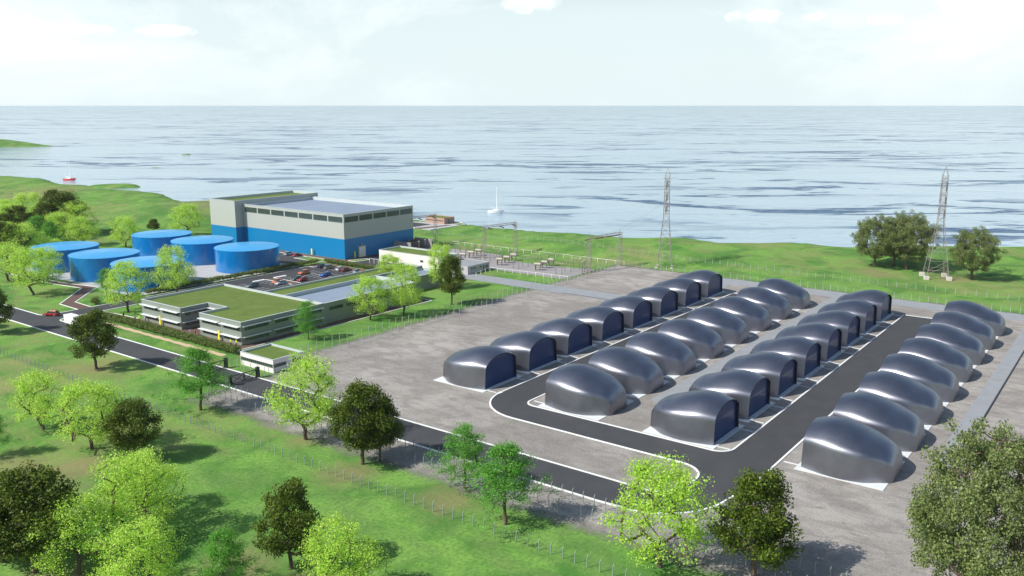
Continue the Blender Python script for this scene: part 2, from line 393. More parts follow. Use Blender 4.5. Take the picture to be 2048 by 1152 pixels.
# the land: one grid laid out along and across the coast
def build_ground():
    ls=np.arange(-620,560.1,5.); ds=np.arange(-80,850.1,5.)
    vs=[];fs=[]
    for d in ds:
        for l in ls:
            X=d*CA+l*SA; Y=d*SA-l*CA; vs.append((X,Y,terrain(X,Y)))
    nl=len(ls)
    for i in range(len(ds)-1):
        for j in range(nl-1):
            a=i*nl+j; fs.append((a,a+1,a+nl+1,a+nl))
    mb=MB(); mb.v=vs; mb.f=fs; mb.m=[0]*len(fs)
    o=mb.build('ground',M['grass'],smooth=True); o['kind']='structure'
build_ground()
def build_sea():
    mb=MB(); S=220000.
    ring=[(math.cos(t)*S+300,math.sin(t)*S+300) for t in [2*math.pi*k/48 for k in range(48)]]
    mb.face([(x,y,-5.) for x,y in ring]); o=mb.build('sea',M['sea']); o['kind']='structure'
build_sea()
def islet(cx_,dist,wid,dep,ht,name,seed):
    """low green island; cx_: bearing in photo columns"""
    u=(cx_-1024)/1778; X0=dist*(CA+u*SA); Y0=dist*(SA-u*CA); rnd=random.Random(seed)
    ph=[rnd.uniform(0,6.28) for _ in range(6)]
    vs=[];fs=[];n=48;rings=9
    for k in range(rings):
        q=1-k/rings
        for i in range(n):
            t=2*math.pi*i/n; rr=q*(1+.18*math.sin(2*t+ph[0])+.10*math.sin(3*t+ph[1])+.05*math.sin(7*t+ph[2]))
            a=rr*wid*math.cos(t); b=rr*dep*math.sin(t)
            z=-6.2+(ht+1.2)*ss((1-q)*2.2)*(1+.12*math.sin(a*.05+ph[3]))
            vs.append((X0+b*CA+a*SA,Y0+b*SA-a*CA,z))
    for k in range(rings-1):
        for i in range(n): fs.append((k*n+i,k*n+(i+1)%n,(k+1)*n+(i+1)%n,(k+1)*n+i))
    fs.append(tuple((rings-1)*n+i for i in range(n)))
    mb=MB(); mb.v=vs; mb.f=fs; mb.m=[0]*len(fs); o=mb.build(name,M['grass'],smooth=True); o['kind']='structure'
islet(-120,1440,165,60,9.5,'headland',3)
islet(215,712,30,16,2.0,'islet',5)
islet(365,1190,8,8,.5,'islet',6); islet(300,935,5,5,.4,'islet',8); islet(490,915,4,4,.3,'islet',9)

# ------------------------------------------------------------------ yard, roads, paths
def S(name,mat,polys,z,slab=None,kind='structure'):
    mb=MB()
    for p in polys: mb.poly(p,z,z0=slab)
    o=mb.build(name,mat); o['kind']=kind; return o
def rect(x0,x1,y0,y1): return [(x0,y0),(x1,y0),(x1,y1),(x0,y1)]
S('gravel_yard',M['gravel'],[rect(94,292,-60,170)],.02)
def arc(cx_,cy_,r,a0,a1,n=10): return [(cx_+r*math.cos(R(a0+(a1-a0)*k/n)),cy_+r*math.sin(R(a0+(a1-a0)*k/n))) for k in range(n+1)]
# outer edge of the access road and the loop between the sheds
near=[(108,420),(108.2,260),(108.4,64)]+arc(121.4,61.0,13.0,188,262,10)[1:]+[(129.4,46.8),(267,46.8)]
c_edge=[(267,55.5),(142,55.2)]+arc(140.9,58.2,3.0,270,180,8)+[(137.9,97)]+arc(140.2,97.1,2.3,180,90,8)+[(266,99.3)]
a_edge=[(266,107.6),(141,107.6)]+arc(141,96.4,11.2,90,180,10)+[(129.7,63)]
isl=arc(124.9,60.0,4.8,0,-90,8)+arc(121.3,60.2,4.9,-90,-180,8)
up_edge=[(116.5,66),(116.4,236)]
junc=arc(118.9,246.0,2.5,180,90,5)
r5_low=[(131,248.5),(160,248.5)]
r5_up=[(160,256.2),(130.5,256.2)]; r5_up2=[(126.5,256.2),(119,256.2)]+arc(119,259,2.8,-90,-180,5)
road_poly=near+c_edge+a_edge+isl+up_edge+junc+r5_low+r5_up+r5_up2+[(116.3,420)]
S('road',M['asphalt'],[road_poly],.045)
def kerbs(name,lines,w=.34,h=.12,mat='kerb'):
    mb=MB()
    for l in lines: mb.ribbon(l,w,h,.02)
    o=mb.build(name,M[mat]); o['kind']='structure'; return o
kerbs('road_kerb',[near,[(267,46.8),(267,55.5)],c_edge,a_edge+isl+up_edge+junc+[(160,248.5)],r5_up+[(130.7,256.2)],r5_up2+[(116.3,420)],[(266,99.3),(266,107.6)]],.36)
# grey concrete paths through the yard
S('concrete_path',M['path_grey'],[[(232.3,222),(241.5,222),(241.5,113.5),(232.3,135)]],.05)
S('concrete_path',M['path_grey'],[[(233.6,135.2),(241.5,135.2),(241.5,113.6),(279,113.6),(279,25),(288.2,25),(288.2,121.8),(246,121.8),(241.6,126)]],.034)
S('concrete_path',M['path_grey'],[[(152,75.2),(279,75.2),(279,79.8),(156,79.8)]],.06)
S('concrete_path',M['path_grey'],[[(154,22.3),(279,22.3),(279,25.4),(154,25.4)]],.12,0.)
S('black_path_strip',M['black'],[rect(233.0,233.45,134.5,152.5)],.07)  # thin black strip laid flat along the near edge of the path
mb=MB(); mb.box(154,279,22.0,22.28,0,.16); o=mb.build('black_path_strip',M['black']); o['kind']='structure'  # low black strip along the outer edge of the raised slab
# brown paved walks
walk=[(127.3,248.4),(127.3,179.9),(199,179.2),(199,183.4),(158,183.4),(158,212),(140,229),(131,229.4),(129.9,248.4)]
S('paved_walk',M['paver'],[walk],.05)
kerbs('walk_kerb',[[(129.9,248.4),(131.2,230.5)],[(127.3,248.4),(127.3,179.9),(199,179.2),(199,183)]],.28,.1)
zp_l=[(140.8,420),(140.8,303),(143.2,286.2),(126.9,268.0),(126.5,256.5)]
zp_r=[(144.0,420),(143.6,303),(147.2,283.6),(131.2,267.0),(130.6,256.5)]
S('paved_walk',M['paver'],[zp_l+zp_r[::-1]],.04)
kerbs('walk_kerb',[zp_l,zp_r],.3,.1)
sand_l=[];sand_r=[]
for k in range(40):
    y=179+k*1.42; w_=.55+.35*math.sin(k*1.9)+.2*math.sin(k*.7)
    sand_l.append((122.7-.35*w_-.5,y)); sand_r.append((123.2+.5*w_,y))
S('sand_strip',M['sand'],[sand_l+sand_r[::-1]],.03)
# tank yard and car park
S('tank_yard',M['tank_yard'],[rect(146.5,214,259.5,342)],.03)
S('car_park',M['asphalt_park'],[rect(160.04,222.3,211,256.4)],.04)
S('forecourt',M['asphalt_park'],[[(214.5,262.5),(229.0,262.5),(229.0,256.4),(226.2,256.4),(226.2,222),(262,222),(262,256),(233.4,256),(233.4,318),(214.5,318)]],.04)
S('paved_walk',M['paver'],[[(215.5,253.6),(219.6,253.6),(219.6,214),(223.6,214),(223.6,257.5),(215.5,257.5)]],.06)
S('paved_walk',M['paver'],[[(229.9,254),(233.9,254),(233.9,256.2),(246,256.2),(246,254.2),(233,250.6),(229.9,250.6)],[(229.9,254),(233.5,254),(233.5,318),(229.9,318)]],.06)
S('paved_walk',M['paver'],[rect(189.4,192.9,234.3,248.8)],.07)
S('paved_walk',M['paver'],[rect(226.2,229.8,216,243)],.06)
S('substation_ground',M['subgravel'],[[(252.6,252),(252.6,165.2),(275,165.2),(271,182),(271,206),(280,214),(280,252)]],.035)
S('lawn',M['grass'],[fillet([(224.8,276),(229.7,273),(229.7,257.5),(224.2,261.2)],.8)],.075)
S('lawn',M['grass'],[fillet([(233.2,254.0),(239.9,251.2),(239.9,248.8),(233.2,249.6)],.8)],.075)
kerbs('car_park_kerb',[[(160,256.4),(215.5,256.4),(215.5,253.6),(219.6,253.6),(219.6,214)],fillet([(224.5,276.5),(229.9,273.2),(229.9,257),(223.8,261.2)],.9)+[fillet([(224.5,276.5),(229.9,273.2),(229.9,257),(223.8,261.2)],.9)[0]],
  fillet([(233.0,254.2),(240.2,251.4),(240.2,248.5),(233.0,249.3)],.9)+[fillet([(233.0,254.2),(240.2,251.4),(240.2,248.5),(233.0,249.3)],.9)[0]],
  [(229.8,318),(229.8,274)],[(226.1,243),(226.1,216)],[(229.9,243),(229.9,216)],[(189.3,248.8),(189.3,234.3)],[(193,248.8),(193,234.3)],[(160,211.0),(219.5,211.0)]],.3,.12)
S('traffic_island',M['kerb'],[fillet(rect(184.2,189.2,248.3,249.5),.55),fillet(rect(193.1,198.6,248.3,249.5),.55)],.16,0.)
mb=MB()
for x0,x1,ya,yb in ((177,180.6,235.6,247.8),(184.6,188.7,235.6,247.8),(194,197.8,235.6,247.8),(202,206.3,233.5,247.8),(206.9,211.2,233.5,250.2),(214.8,219.3,216.0,251.0),(170,174,235.6,247.8)):
    y=ya
    while y<=yb: mb.box(x0,x1,y-.07,y+.07,.045,.058); y+=2.42
for x in (206.6,): mb.box(x-.07,x+.07,233.5,250.2,.045,.056)
for y in (267,269.6,272.2,274.8,277.4,280,282.6,285.2): mb.box(225.6,229.4,y-.07,y+.07,.045,.058)
o=mb.build('parking_bay_lines',M['paint']); o['kind']='structure'
# ------------------------------------------------------------------ metal sheds
def shed_profile(y,inset=0.):
    """cross-section of the shell y metres behind the door: near-upright sides, a tight shoulder, a low arched roof"""
    s=min(1.,y/14.2)
    w=5.75+1.3*math.sin(math.pi*min(s/.86,1.)) - (1.25*ss((s-.66)/.34))
    hk=5.1+.2*math.sin(math.pi*min(1,s/.4))-1.35*(max(0,s-.3)/.7)**1.8
    dh=1.75+.75*math.sin(math.pi*min(1,s/.72)) - .6*s*s
    c=max(0.,1-s**11)**(1/6); cz=max(0.,1-s**13)**(1/4.)
    w=w*c-inset; hk=hk*cz-inset*.6; dh=dh*cz-inset*.4
    xk=w*(.945-.02*s); raw=[]
    for i in range(40): t=i/40; raw.append((w+(xk-w)*t**1.3,hk*t))
    for i in range(81): t=i/80; x=xk*math.cos(math.pi*t); x=xk*(1-2*t); raw.append((x,hk+dh*(1-abs(x/max(xk,.01))**2.25)))
    raw+= [(-x,z) for x,z in reversed(raw[:40])]
    P=np.array(raw); d=np.r_[0,np.cumsum(np.hypot(*np.diff(P,axis=0).T))]; L=max(d[-1],1e-4)
    u=np.linspace(0,L,241); Q=np.c_[np.interp(u,d,P[:,0]),np.interp(u,d,P[:,1])]
    k=9; ker=np.hanning(2*k+3)[1:-1]; ker/=ker.sum()
    E_=np.r_[np.repeat(Q[:1],k,0)+0,Q,np.repeat(Q[-1:],k,0)]
    for j in range(k):                       # straight continuation so the foot of the wall stays put
        E_[j]=2*Q[0]-Q[k-j]; E_[-1-j]=2*Q[-1]-Q[-1-(k-j)]
    Q=np.c_[np.convolve(E_[:,0],ker,'valid'),np.convolve(E_[:,1],ker,'valid')]
    n=len(Q); u2=np.linspace(0,n-1,61); out=[(float(np.interp(q,np.arange(n),Q[:,0])),max(0.,float(np.interp(q,np.arange(n),Q[:,1])))) for q in u2]
    return out
def make_shed():
    root=empty('metal_shed',(0,0,0),0)
    mb=MB(); ys=[0,.4,1,1.8,2.7,3.7,4.8,6,7.2,8.3,9.4,10.4,11.3,12.0,12.55,13.0,13.35,13.6,13.8,13.95,14.05,14.12,14.17,14.195,14.2]
    prof=[shed_profile(y) for y in ys]; n=len(prof[0]); vs=[]; fs=[]
    for y,p in zip(ys,prof): vs+=[(x,y,z) for x,z in p]
    for k in range(len(ys)-1):
        for i in range(n-1): fs.append((k*n+i,k*n+i+1,(k+1)*n+i+1,(k+1)*n+i))
    mb.quads(vs,fs)
    sh=mb.build('shell',M['shell'],root,smooth=True)
    # rim and lining of the opening
    mb=MB(); po=shed_profile(0); pi=shed_profile(0,.16); pk=shed_profile(.5,.16)
    for i in range(n-1):
        a,b=po[i],po[i+1]; c,d=pi[i],pi[i+1]
        mb.face([(a[0],0,a[1]),(c[0],0,c[1]),(d[0],0,d[1]),(b[0],0,b[1])])
        mb.face([(c[0],0,c[1]),(c[0],.55,c[1]),(d[0],.55,d[1]),(d[0],0,d[1])])
    mb.build('door_rim',M['black'],root)
    mb=MB(); pts=[(x,.45,z) for x,z in pi]; mb.face(pts)
    mb.face([(x,.50,z) for x,z in reversed(pi)])
    mb.box(-5.5,5.5,.36,.44,0.02,.22)
    mb.build('door',M['shed_door'],root)
    mb=MB(); mb.poly([(-7.2,-.7),(7.2,-.7),(7.2,13.6),(-7.2,13.6)],.10,z0=0.); mb.build('base_slab',M['pad'],root)
    for x in (-5.6,5.1): 
        mb=MB(); mb.box(x-.16,x+.16,-3.1,-.702,0,.09); mb.build('kerb_strip',M['pad'],root)
    return root
shed=make_shed(); first=True
ordn=['nearest','second','third','fourth','fifth','sixth','seventh','farthest']
rows=[('leftmost',111.2,0,'navy door to the loop road'),('second from the left',95.6,math.pi,'rounded back to the path'),('third from the left',58.8,0,'navy door to the road'),('rightmost',43.0,math.pi,'rounded back outward')]
for rn,y,rz,what in rows:
    for i in range(8):
        o=shed if first else copy_tree(shed); first=False
        o.location=(145.75+16.3*i,y,.02); o.rotation_euler=(0,0,rz)
        tag(o,'%s metal shed of the %s row, %s'%(ordn[i],rn,what),'shed','curved metal sheds in four rows')
# ------------------------------------------------------------------ buildings
def strip_window(parent,axis,plane,a0,a1,z0,z1,out,n=8,fr='mullion',glass='glass_dark',name='window',dep=.10,fw_=.09):
    """axis 'x': window lies in a wall facing +-Y at y=plane and spans x; axis 'y': wall facing +-X"""
    mb=MB(); g=MB()
    def bx(m,a,b,z,zz,d0,d1):
        lo,hi=sorted((plane+out*d0,plane+out*d1))
        if axis=='x': m.box(a,b,lo,hi,z,zz)
        else: m.box(lo,hi,a,b,z,zz)
    bx(mb,a0,a1,z0,z0+fw_,.001,dep); bx(mb,a0,a1,z1-fw_,z1,.001,dep); 
    for k in range(n+1):
        c=a0+fw_/2+(a1-a0-fw_)*k/n; bx(mb,c-fw_/2,c+fw_/2,z0+fw_,z1-fw_,.001,dep-.003)
    w=mb.build(name,M[fr],parent)
    bx(g,a0+fw_*.5,a1-fw_*.5,z0+fw_*.5,z1-fw_*.5,-.05,.03)
    p=g.build('pane',M[glass],parent); 
    # make the pane a sub-part of the window
    p.parent=w
    return w
def canopy(parent,axis,plane,a0,a1,z,out,dep=1.0):
    mb=MB()
    def bx(a,b,z0,z1,d0,d1):
        lo,hi=sorted((plane+out*d0,plane+out*d1))
        if axis=='x': mb.box(a,b,lo,hi,z0,z1)
        else: mb.box(lo,hi,a,b,z0,z1)
    for k in range(5): bx(a0,a1,z,z+.06,.02+dep*k/5,.02+dep*k/5+dep*.17)
    bx(a0,a1,z-.06,z+.12,dep,dep+.06)
    c=a0+.15
    while c<a1: bx(c,c+.07,z-.05,z-.002,.02,dep); c+=(a1-a0-.37)/4
    return mb.build('sunshade',M['canopy'],parent)
def flat_building(root,poly,z0,h,wallm,wall='wall',par=.45,pt=.3,roofm='lawn',trim='trim',roofname='roof'):
    """walls round a plan polygon, parapet, sunken roof"""
    if sum(a[0]*b[1]-b[0]*a[1] for a,b in zip(poly,poly[1:]+poly[:1]))<0: poly=poly[::-1]
    n=len(poly); P=[Vector(p) for p in poly]
    ins=[]
    for i in range(n):
        d1=(P[i]-P[i-1]).normalized(); d2=(P[(i+1)%n]-P[i]).normalized()
        n1=Vector((-d1.y,d1.x)); n2=Vector((-d2.y,d2.x)); m=(n1+n2).normalized(); ins.append(P[i]+m*(pt/max(.3,m.dot(n1))))
    mb=MB()
    for i in range(n):
        a,b=P[i],P[(i+1)%n]; mb.face([(*a,z0),(*b,z0),(*b,h),(*a,h)])
    w=mb.build(wall,M[wallm],root)
    mb=MB()
    for i in range(n):
        j=(i+1)%n; a,b=P[i],P[j]; c,d=ins[i],ins[j]
        da=(P[i]-ins[i])*.2; db=(P[j]-ins[j])*.2
        mb.face([(*(a+da),h+.08),(*(b+db),h+.08),(*d,h+.08),(*c,h+.08)])
        mb.face([(*(a+da),h-.02),(*(b+db),h-.02),(*(b+db),h+.08),(*(a+da),h+.08)])
        mb.face([(*c,h-par),(*c,h+.08),(*d,h+.08),(*d,h-par)])
    mb.build('parapet',M[trim],root)
    mb=MB(); mb.poly([tuple(p) for p in ins],h-par+.01)
    mb.build(roofname,M[roofm],root)
    return w
# main turbine hall
hall=empty('industrial_hall',(234,256.4,0),0,'huge flat-roofed hall, pale grey above a blue lower band, with louvred windows under the roof','hall')
def wallbox(poly,z0,z1,name,m):
    mb=MB(); n=len(poly)
    for i in range(n):
        a,b=poly[i],poly[(i+1)%n]; mb.face([(a[0],a[1],z0),(b[0],b[1],z0),(b[0],b[1],z1),(a[0],a[1],z1)])
    return mb.build(name,M[m],hall)
main=rect(234,273.8,256.4,320); tall=rect(229.8,276.5,320,338)
wallbox(main,0,8.1,'lower_cladding','wall_blue')
flat_building(hall,main,8.1,18.0,'wall_up','upper_cladding',1.3,.45,'roof_grey')
wallbox(tall,0,8.1,'lower_cladding','wall_blue')
flat_building(hall,tall,8.1,19.6,'wall_up','upper_cladding',1.0,.45,'lawn',roofname='planted_roof')
mb=MB(); mb.box(272.3,273.3,257,319.9,16.72,17.95); mb.build('gutter_upstand',M['trim'],hall)
mb=MB(); mb.box(240,262,262,300,16.72,16.80); mb.build('roof_walkway',M['roof_grey'],hall)
for k in range(7):
    y0=257.1+8.9*k; strip_window(hall,'y',234,y0,y0+8.1,14.7,16.9,-1,12)
for k in range(5):
    x0=234.6+7.85*k; strip_window(hall,'x',256.4,x0,x0+7.1,14.7,16.9,-1,12)
mb=MB(); mb.box(241.3,245.2,256.2,256.398,0,4.4); fr=mb.build('door_frame',M['frame_yellow'],hall)
mb=MB(); mb.box(241.6,244.9,256.05,256.199,0.05,4.1); mb.build('roller_door',M['door_white'],hall)
mb=MB(); mb.box(243.0,243.6,255.9,256.398,5.0,5.25); mb.build('wall_light',M['frame_yellow'],hall)
# transformer bay against the hall
bay=empty('transformer_bay',(262,256,0),0,'grey concrete blast walls standing against the blue end of the hall','wall')
for x in (261.5,274.4):
    mb=MB(); mb.box(x,x+.5,246.5,256.35,0,4.2); mb.build('blast_wall',M['conc'],bay)
mb=MB(); mb.box(262.0,274.4,247.0,247.3,0,.5); mb.build('low_kerb',M['conc'],bay)
tf=empty('transformer',(269,251.5,0),0,'dark oil-filled transformer with bushings between the two blast walls','transformer')
mb=MB(); mb.box(266.3,271.3,249.8,253.2,.5,3.3); mb.box(265.9,271.7,249.5,253.5,0,.5); mb.box(266.5,271.1,250,253,3.3,3.5); mb.build('tank',M['equip_dark'],tf)
for s in (0,1):
    mb=MB()
    for k in range(9): mb.box(266.6+k*.5,266.75+k*.5,(248.6,253.2)[s],(249.8,254.4)[s],.9,3.0)
    mb.build('radiator',M['equip_dark'],tf)
for k in range(3):
    mb=MB(); x=267.3+k*1.5; mb.tube((x,251.5,3.4),(x,251.2+.3*k,4.7),.16,.10,8); 
    for q in range(5): mb.lathe((x,251.5-.05*q,3.55+q*.22),[(.1,0),(.27,.05),(.1,.1)],8)
    mb.build('bushing',M['insul'],tf)
mb=MB(); mb.tube((266.2,252.6,3.9),(271.2,252.6,3.9),.42,.42,12); mb.box(267,267.2,252.4,252.8,3.3,3.9); mb.box(270.2,270.4,252.4,252.8,3.3,3.9); mb.build('conservator',M['equip_dark'],tf)
tag(tf)
# office block
off=empty('office_building',(131,183,0),0,'two-storey grey office block with grass roof, white sunshades and a notched courtyard','office')
opoly=[(130.9,182.9),(158.4,182.9),(158.4,228.5),(130.9,228.5),(130.9,209.4),(139.4,209.4),(139.4,200.8),(130.9,200.8)]
flat_building(off,opoly,0,6.1,'wall_grey','wall',.55,.35,'lawn')
for (y0,y1) in ((219.9,227.4),(209.7,218.2),(191.9,199.7),(183.2,190.6)):
    for z in (.95,3.75):
        strip_window(off,'y',130.9,y0+.5,y1-.5,z,z+.95,-1,9)
        canopy(off,'y',130.9,y0,y1+.6,z+1.12,-1)
for (x0,x1) in ((131.6,139.4),(141.3,149.3),(150.9,157.4)):
    for z in (.95,3.75):
        strip_window(off,'x',182.9,x0+.3,x1,z,z+1.05,-1,9)
        canopy(off,'x',182.9,x0-.5,x1+.4,z+1.22,-1,.7)
for z in (.95,3.75):
    strip_window(off,'x',209.4,132.2,138.8,z,z+.95,-1,8); canopy(off,'x',209.4,131.2,139.2,z+1.12,-1,.7)
    strip_window(off,'y',139.4,202.2,208.2,z,z+.95,-1,6); canopy(off,'y',139.4,201.6,208.8,z+1.12,-1,.7)
# workshop behind it
shop=empty('workshop',(158.4,183.2,0),0,'long low grey-green workshop behind the office, with a sunken grey roof and a grass strip','workshop')
flat_building(shop,rect(158.5,196.5,183.2,201.3),0,5.9,'wall_grey','wall',1.1,.35,'roof_grey')
flat_building(shop,rect(158.5,219.2,201.4,210.4),0,5.8,'wall_grey','wall',.5,.3,'lawn',roofname='planted_roof')
for x0 in (160.5,167.0,173.5,180.,186.5): strip_window(shop,'x',183.2,x0,x0+5.2,3.6,4.6,-1,6)
flat_building(shop,rect(196.6,219.2,192.5,201.3),0,4.9,'wall_grey','wall',.5,.3,'roof_grey')
# gatehouse
gh=empty('gatehouse',(120.8,157.6,0),0,'small pale gatehouse with grass roof and a dark band of windows beside the gates','gatehouse')
flat_building(gh,rect(120.7,129.7,157.6,169.6),0,3.1,'white_wall','wall',.4,.3,'lawn')
strip_window(gh,'y',120.7,157.75,169.4,1.25,2.05,-1,16)
strip_window(gh,'x',157.6,120.85,124.3,1.25,2.05,-1,5); strip_window(gh,'x',157.6,126.2,127.8,1.25,2.05,-1,2)
mb=MB(); mb.box(128.3,129.2,157.5,157.598,0,2.1); mb.build('door',M['mullion'],gh)
# control building
wb=empty('control_building',(236.7,209.6,0),0,'long ivory-white building with a grass roof and one small window beside the switchyard','building')
mb=MB(); mb.box(237.3,248.0,210.2,239.4,0,.7); mb.build('plinth',M['conc'],wb)
flat_building(wb,rect(236.7,248.4,209.6,240.0),.7,5.3,'white_bldg','wall',.5,.35,'lawn')
strip_window(wb,'y',236.7,217.0,218.5,2.7,3.5,-1,2)
an=empty('annex_building',(238.6,197.1,0),0,'low grey flat-roofed annex with small dark windows at the end of the white building','annex')
flat_building(an,rect(238.6,251.3,197.1,209.55),0,3.0,'annex','wall',.12,.2,'path_grey',trim='annex')
for x0,w_ in ((240.2,.8),(241.4,.8),(242.6,.8),(245.4,1.2)): strip_window(an,'x',197.1,x0,x0+w_,1.7,2.3,-1,1)
for x0,w_ in ((247.5,.7),(249.2,1.0)):
    mb=MB(); mb.box(x0,x0+w_,197.0,197.098,0.03,2.2); mb.build('door',M['glass_dark'],an)
# shore building on its platform
pl=MB(); pl.poly([(316,285),(341,283.5),(346,290),(346,312),(316,312)],.35,z0=-8); o=pl.build('quay_platform',M['tank_yard']); o['kind']='structure'
S('quay_car_park',M['asphalt_park'],[rect(317.5,331.5,296.5,311)],.40)
S('paved_walk',M['paver'],[[(315.8,290.5),(334,286.5),(334,289.5),(315.8,295)]],.40)
kerbs('quay_kerb',[[(316,285),(341,283.5),(346,290),(346,312)],[(317.5,311),(317.5,296.5),(331.5,296.5)]],.5,.45)
sb=empty('shore_building',(335.4,291.5,.35),0,'small red brick pump house with a grass roof at the edge of the sea','pump house')
flat_building(sb,rect(335.6,343.6,292.5,305.8),.35,3.4,'brick','wall',.3,.3,'lawn',trim='brick')
strip_window(sb,'y',335.6,293.5,304.8,1.75,2.15,-1,6); mb=MB(); mb.box(338.5,340,292.3,292.498,.36,2.5); mb.build('door',M['mullion'],sb)
# ------------------------------------------------------------------ tanks
def make_tank():
    r=11.65; h=8.3
    root=empty('storage_tank',(0,0,0)); n=96
    mb=MB(); vs=[];fs=[]
    for z in (0,.25,h-.25,h):
        for i in range(n): t=2*math.pi*i/n; vs.append((r*math.cos(t),r*math.sin(t),z))
    for k in range(3):
        for i in range(n): fs.append((k*n+i,k*n+(i+1)%n,(k+1)*n+(i+1)%n,(k+1)*n+i))
    mb.quads(vs,fs); mb.build('shell',M['tank'],root,smooth=True)
    mb=MB(); mb.lathe((0,0,h),[(r+.06,-.12),(r+.06,.02),(r-.25,.05),(r*.5,.35),(.4,.55)],n); mb.build('roof',M['tank_roof'],root,smooth=False)
    return root
tk=make_tank(); first=True
for (x,y,lab) in ((199.5,272,'blue storage tank nearest the parked cars and the hall, its whole wall in view'),(159.5,272,'blue storage tank half hidden behind two lime trees by the office'),(199.5,300,'middle blue storage tank of the back row'),(159.5,300,'blue storage tank beside the zigzag brown walk'),(199.5,328,'farthest blue storage tank, with a dark seam across its roof'),(159.5,328,'leftmost blue storage tank, partly behind lime trees at the left edge')):
    o=tk if first else copy_tree(tk); first=False
    o.location=(x,y,.03); tag(o,lab,'tank','blue storage tanks in two rows')
    if y==328 and x>190:
        mb=MB(); mb.box(-11.2,11.2,-.09,.09,.62,.66)
        a=MB(); a.quads([(-11.3,-.1,8.36),(-5.8,-.1,8.67),(0,-.1,8.9),(5.8,-.1,8.67),(11.3,-.1,8.36),(-11.3,.1,8.36),(-5.8,.1,8.67),(0,.1,8.9),(5.8,.1,8.67),(11.3,.1,8.36)],[(i,i+1,i+6,i+5) for i in range(4)])
        s_=a.build('roof_seam',M['glass_dark'],o,absolute=False)
# ------------------------------------------------------------------ yellow signs, gates
def make_sign(x,y,lab,z=0.):
    r_=empty('totem_sign',(x,y,z),0,lab,'sign','yellow totem signs by the doors')
    mb=MB(); mb.box(x-.07,x+.07,y-.34,y+.34,z+.35,z+2.8); bevel(mb.build('panel',M['yellow'],r_),.03)
    mb=MB(); mb.box(x-.06,x+.06,y-.28,y-.16,z,z+.35); mb.box(x-.06,x+.06,y+.16,y+.28,z,z+.35); mb.build('foot',M['steel'],r_)
for x,y,l in ((130.2,218.6,'yellow totem sign at the left wing of the office'),(130.2,191.6,'yellow totem sign at the right wing of the office'),(233.0,275.0,'yellow totem sign at the long blue wall of the hall'),(238.6,255.6,'yellow totem sign left of the white roller door')): make_sign(x,y,l)
def gate(x0,x1,y,lab,both=True):
    r_=empty('road_gate',(x0,y,0),0,lab,'gate','gates across the access road')
    for x in ((x0,x1) if both else (x1,)):
        mb=MB(); mb.box(x-.35,x+.35,y-.35,y+.35,0,2.35); mb.box(x-.42,x+.42,y-.42,y+.42,2.35,2.47); bevel(mb.build('pier',M['green_dark'],r_),.03)
    m=(x0+x1)/2
    for a,b in ((x0+.36,m-.06),(m+.06,x1-.36)):
        mb=MB()
        for z in (.25,2.0): mb.box(a,b,y-.04,y+.04,z-.08,z+.08)
        for x in (a,b-.14): mb.box(x,x+.14,y-.06,y+.06,.2,2.05)
        mb.tube((a,y,.25),(b,y,2.0),.08,.08,5); mb.tube((a,y,2.0),(b,y,.25),.06,.06,5)
        k=a
        while k<b: mb.tube((k,y,.25),(k,y,2.0),.012,.012,4); k+=.35
        mb.build('leaf',M['black'],r_)
gate(109.3,116.6,157.9,'black braced double gate between two dark green piers across the road')
gate(109.6,116.8,169.9,'second braced gate farther up the road, half behind the green tree')
# ------------------------------------------------------------------ fences
def make_post(h,mat,r=.075,crank=True):
    mb=MB(); mb.box(-r,r,-r,r,-.3,h*.86)
    if crank:
        mb.tube((0,0,h*.86-.05),(.0,-.28,h),.06,.05,5)
    return mb.mesh('post',mat)
def fence(name,pts,step,h,mat,label,crank=True,r=.075,wires=(.35,.7,1.05,1.4),wr=.008,cat='fence',group=None):
    """posts along a polyline; wires between them"""
    root=empty(name,(pts[0][0],pts[0][1],terrain(*pts[0])),0,label,cat,group)
    me=make_post(h,mat,r,crank); P=[]
    for a,b in zip(pts,pts[1:]):
        L=math.hypot(b[0]-a[0],b[1]-a[1]); n=max(1,round(L/step))
        for k in range(n+(1 if b is pts[-1] else 0)): P.append((a[0]+(b[0]-a[0])*k/n,a[1]+(b[1]-a[1])*k/n,math.atan2(b[1]-a[1],b[0]-a[0])))
    P3=[(x,y,terrain(x,y),t) for x,y,t in P]
    P3s=sorted(P3,key=lambda p:(p[0]*CA+p[1]*SA))
    vis=P3s[:100]; rest=P3s[100:]
    for x,y,z,t in vis:
        o=bpy.data.objects.new('post',me); link(o,root); o.location=(x-root.location.x,y-root.location.y,z-root.location.z); o.rotation_euler=(random.uniform(-.02,.02),random.uniform(-.02,.02),t+random.uniform(-.05,.05))
    if rest:
        mb=MB()
        for x,y,z,t in rest:
            mb.box(x-r,x+r,y-r,y+r,z-.3,z+h*.86)
            if crank: mb.tube((x,y,z+h*.85),(x+.28*math.sin(t),y-.28*math.cos(t),z+h),.06,.05,5)
        o=mb.build('far_posts',mat,root); o['kind']='stuff'
    mb=MB()
    for a,b in zip(P3,P3[1:]):
        for w in wires:
            if w<h: mb.tube((a[0],a[1],a[2]+w),(b[0],b[1],b[2]+w),wr,wr,3,caps=False)
    mb.build('wires',M['wire'],root)
    return root
fence('wire_fence',[(90.5,12),(90.5,300)],1.95,1.75,M['post'],'long wire fence crossing the foreground meadow from left to bottom right',r=.048)
fence('wire_fence',[(102.5,18),(102.5,156)],1.98,1.85,M['post'],'outer wire fence on the grass side of the access road',r=.048)
fence('wire_fence',[(106.4,24),(106.4,156)],1.98,1.95,M['post'],'inner wire fence hard against the kerb of the access road',r=.048)
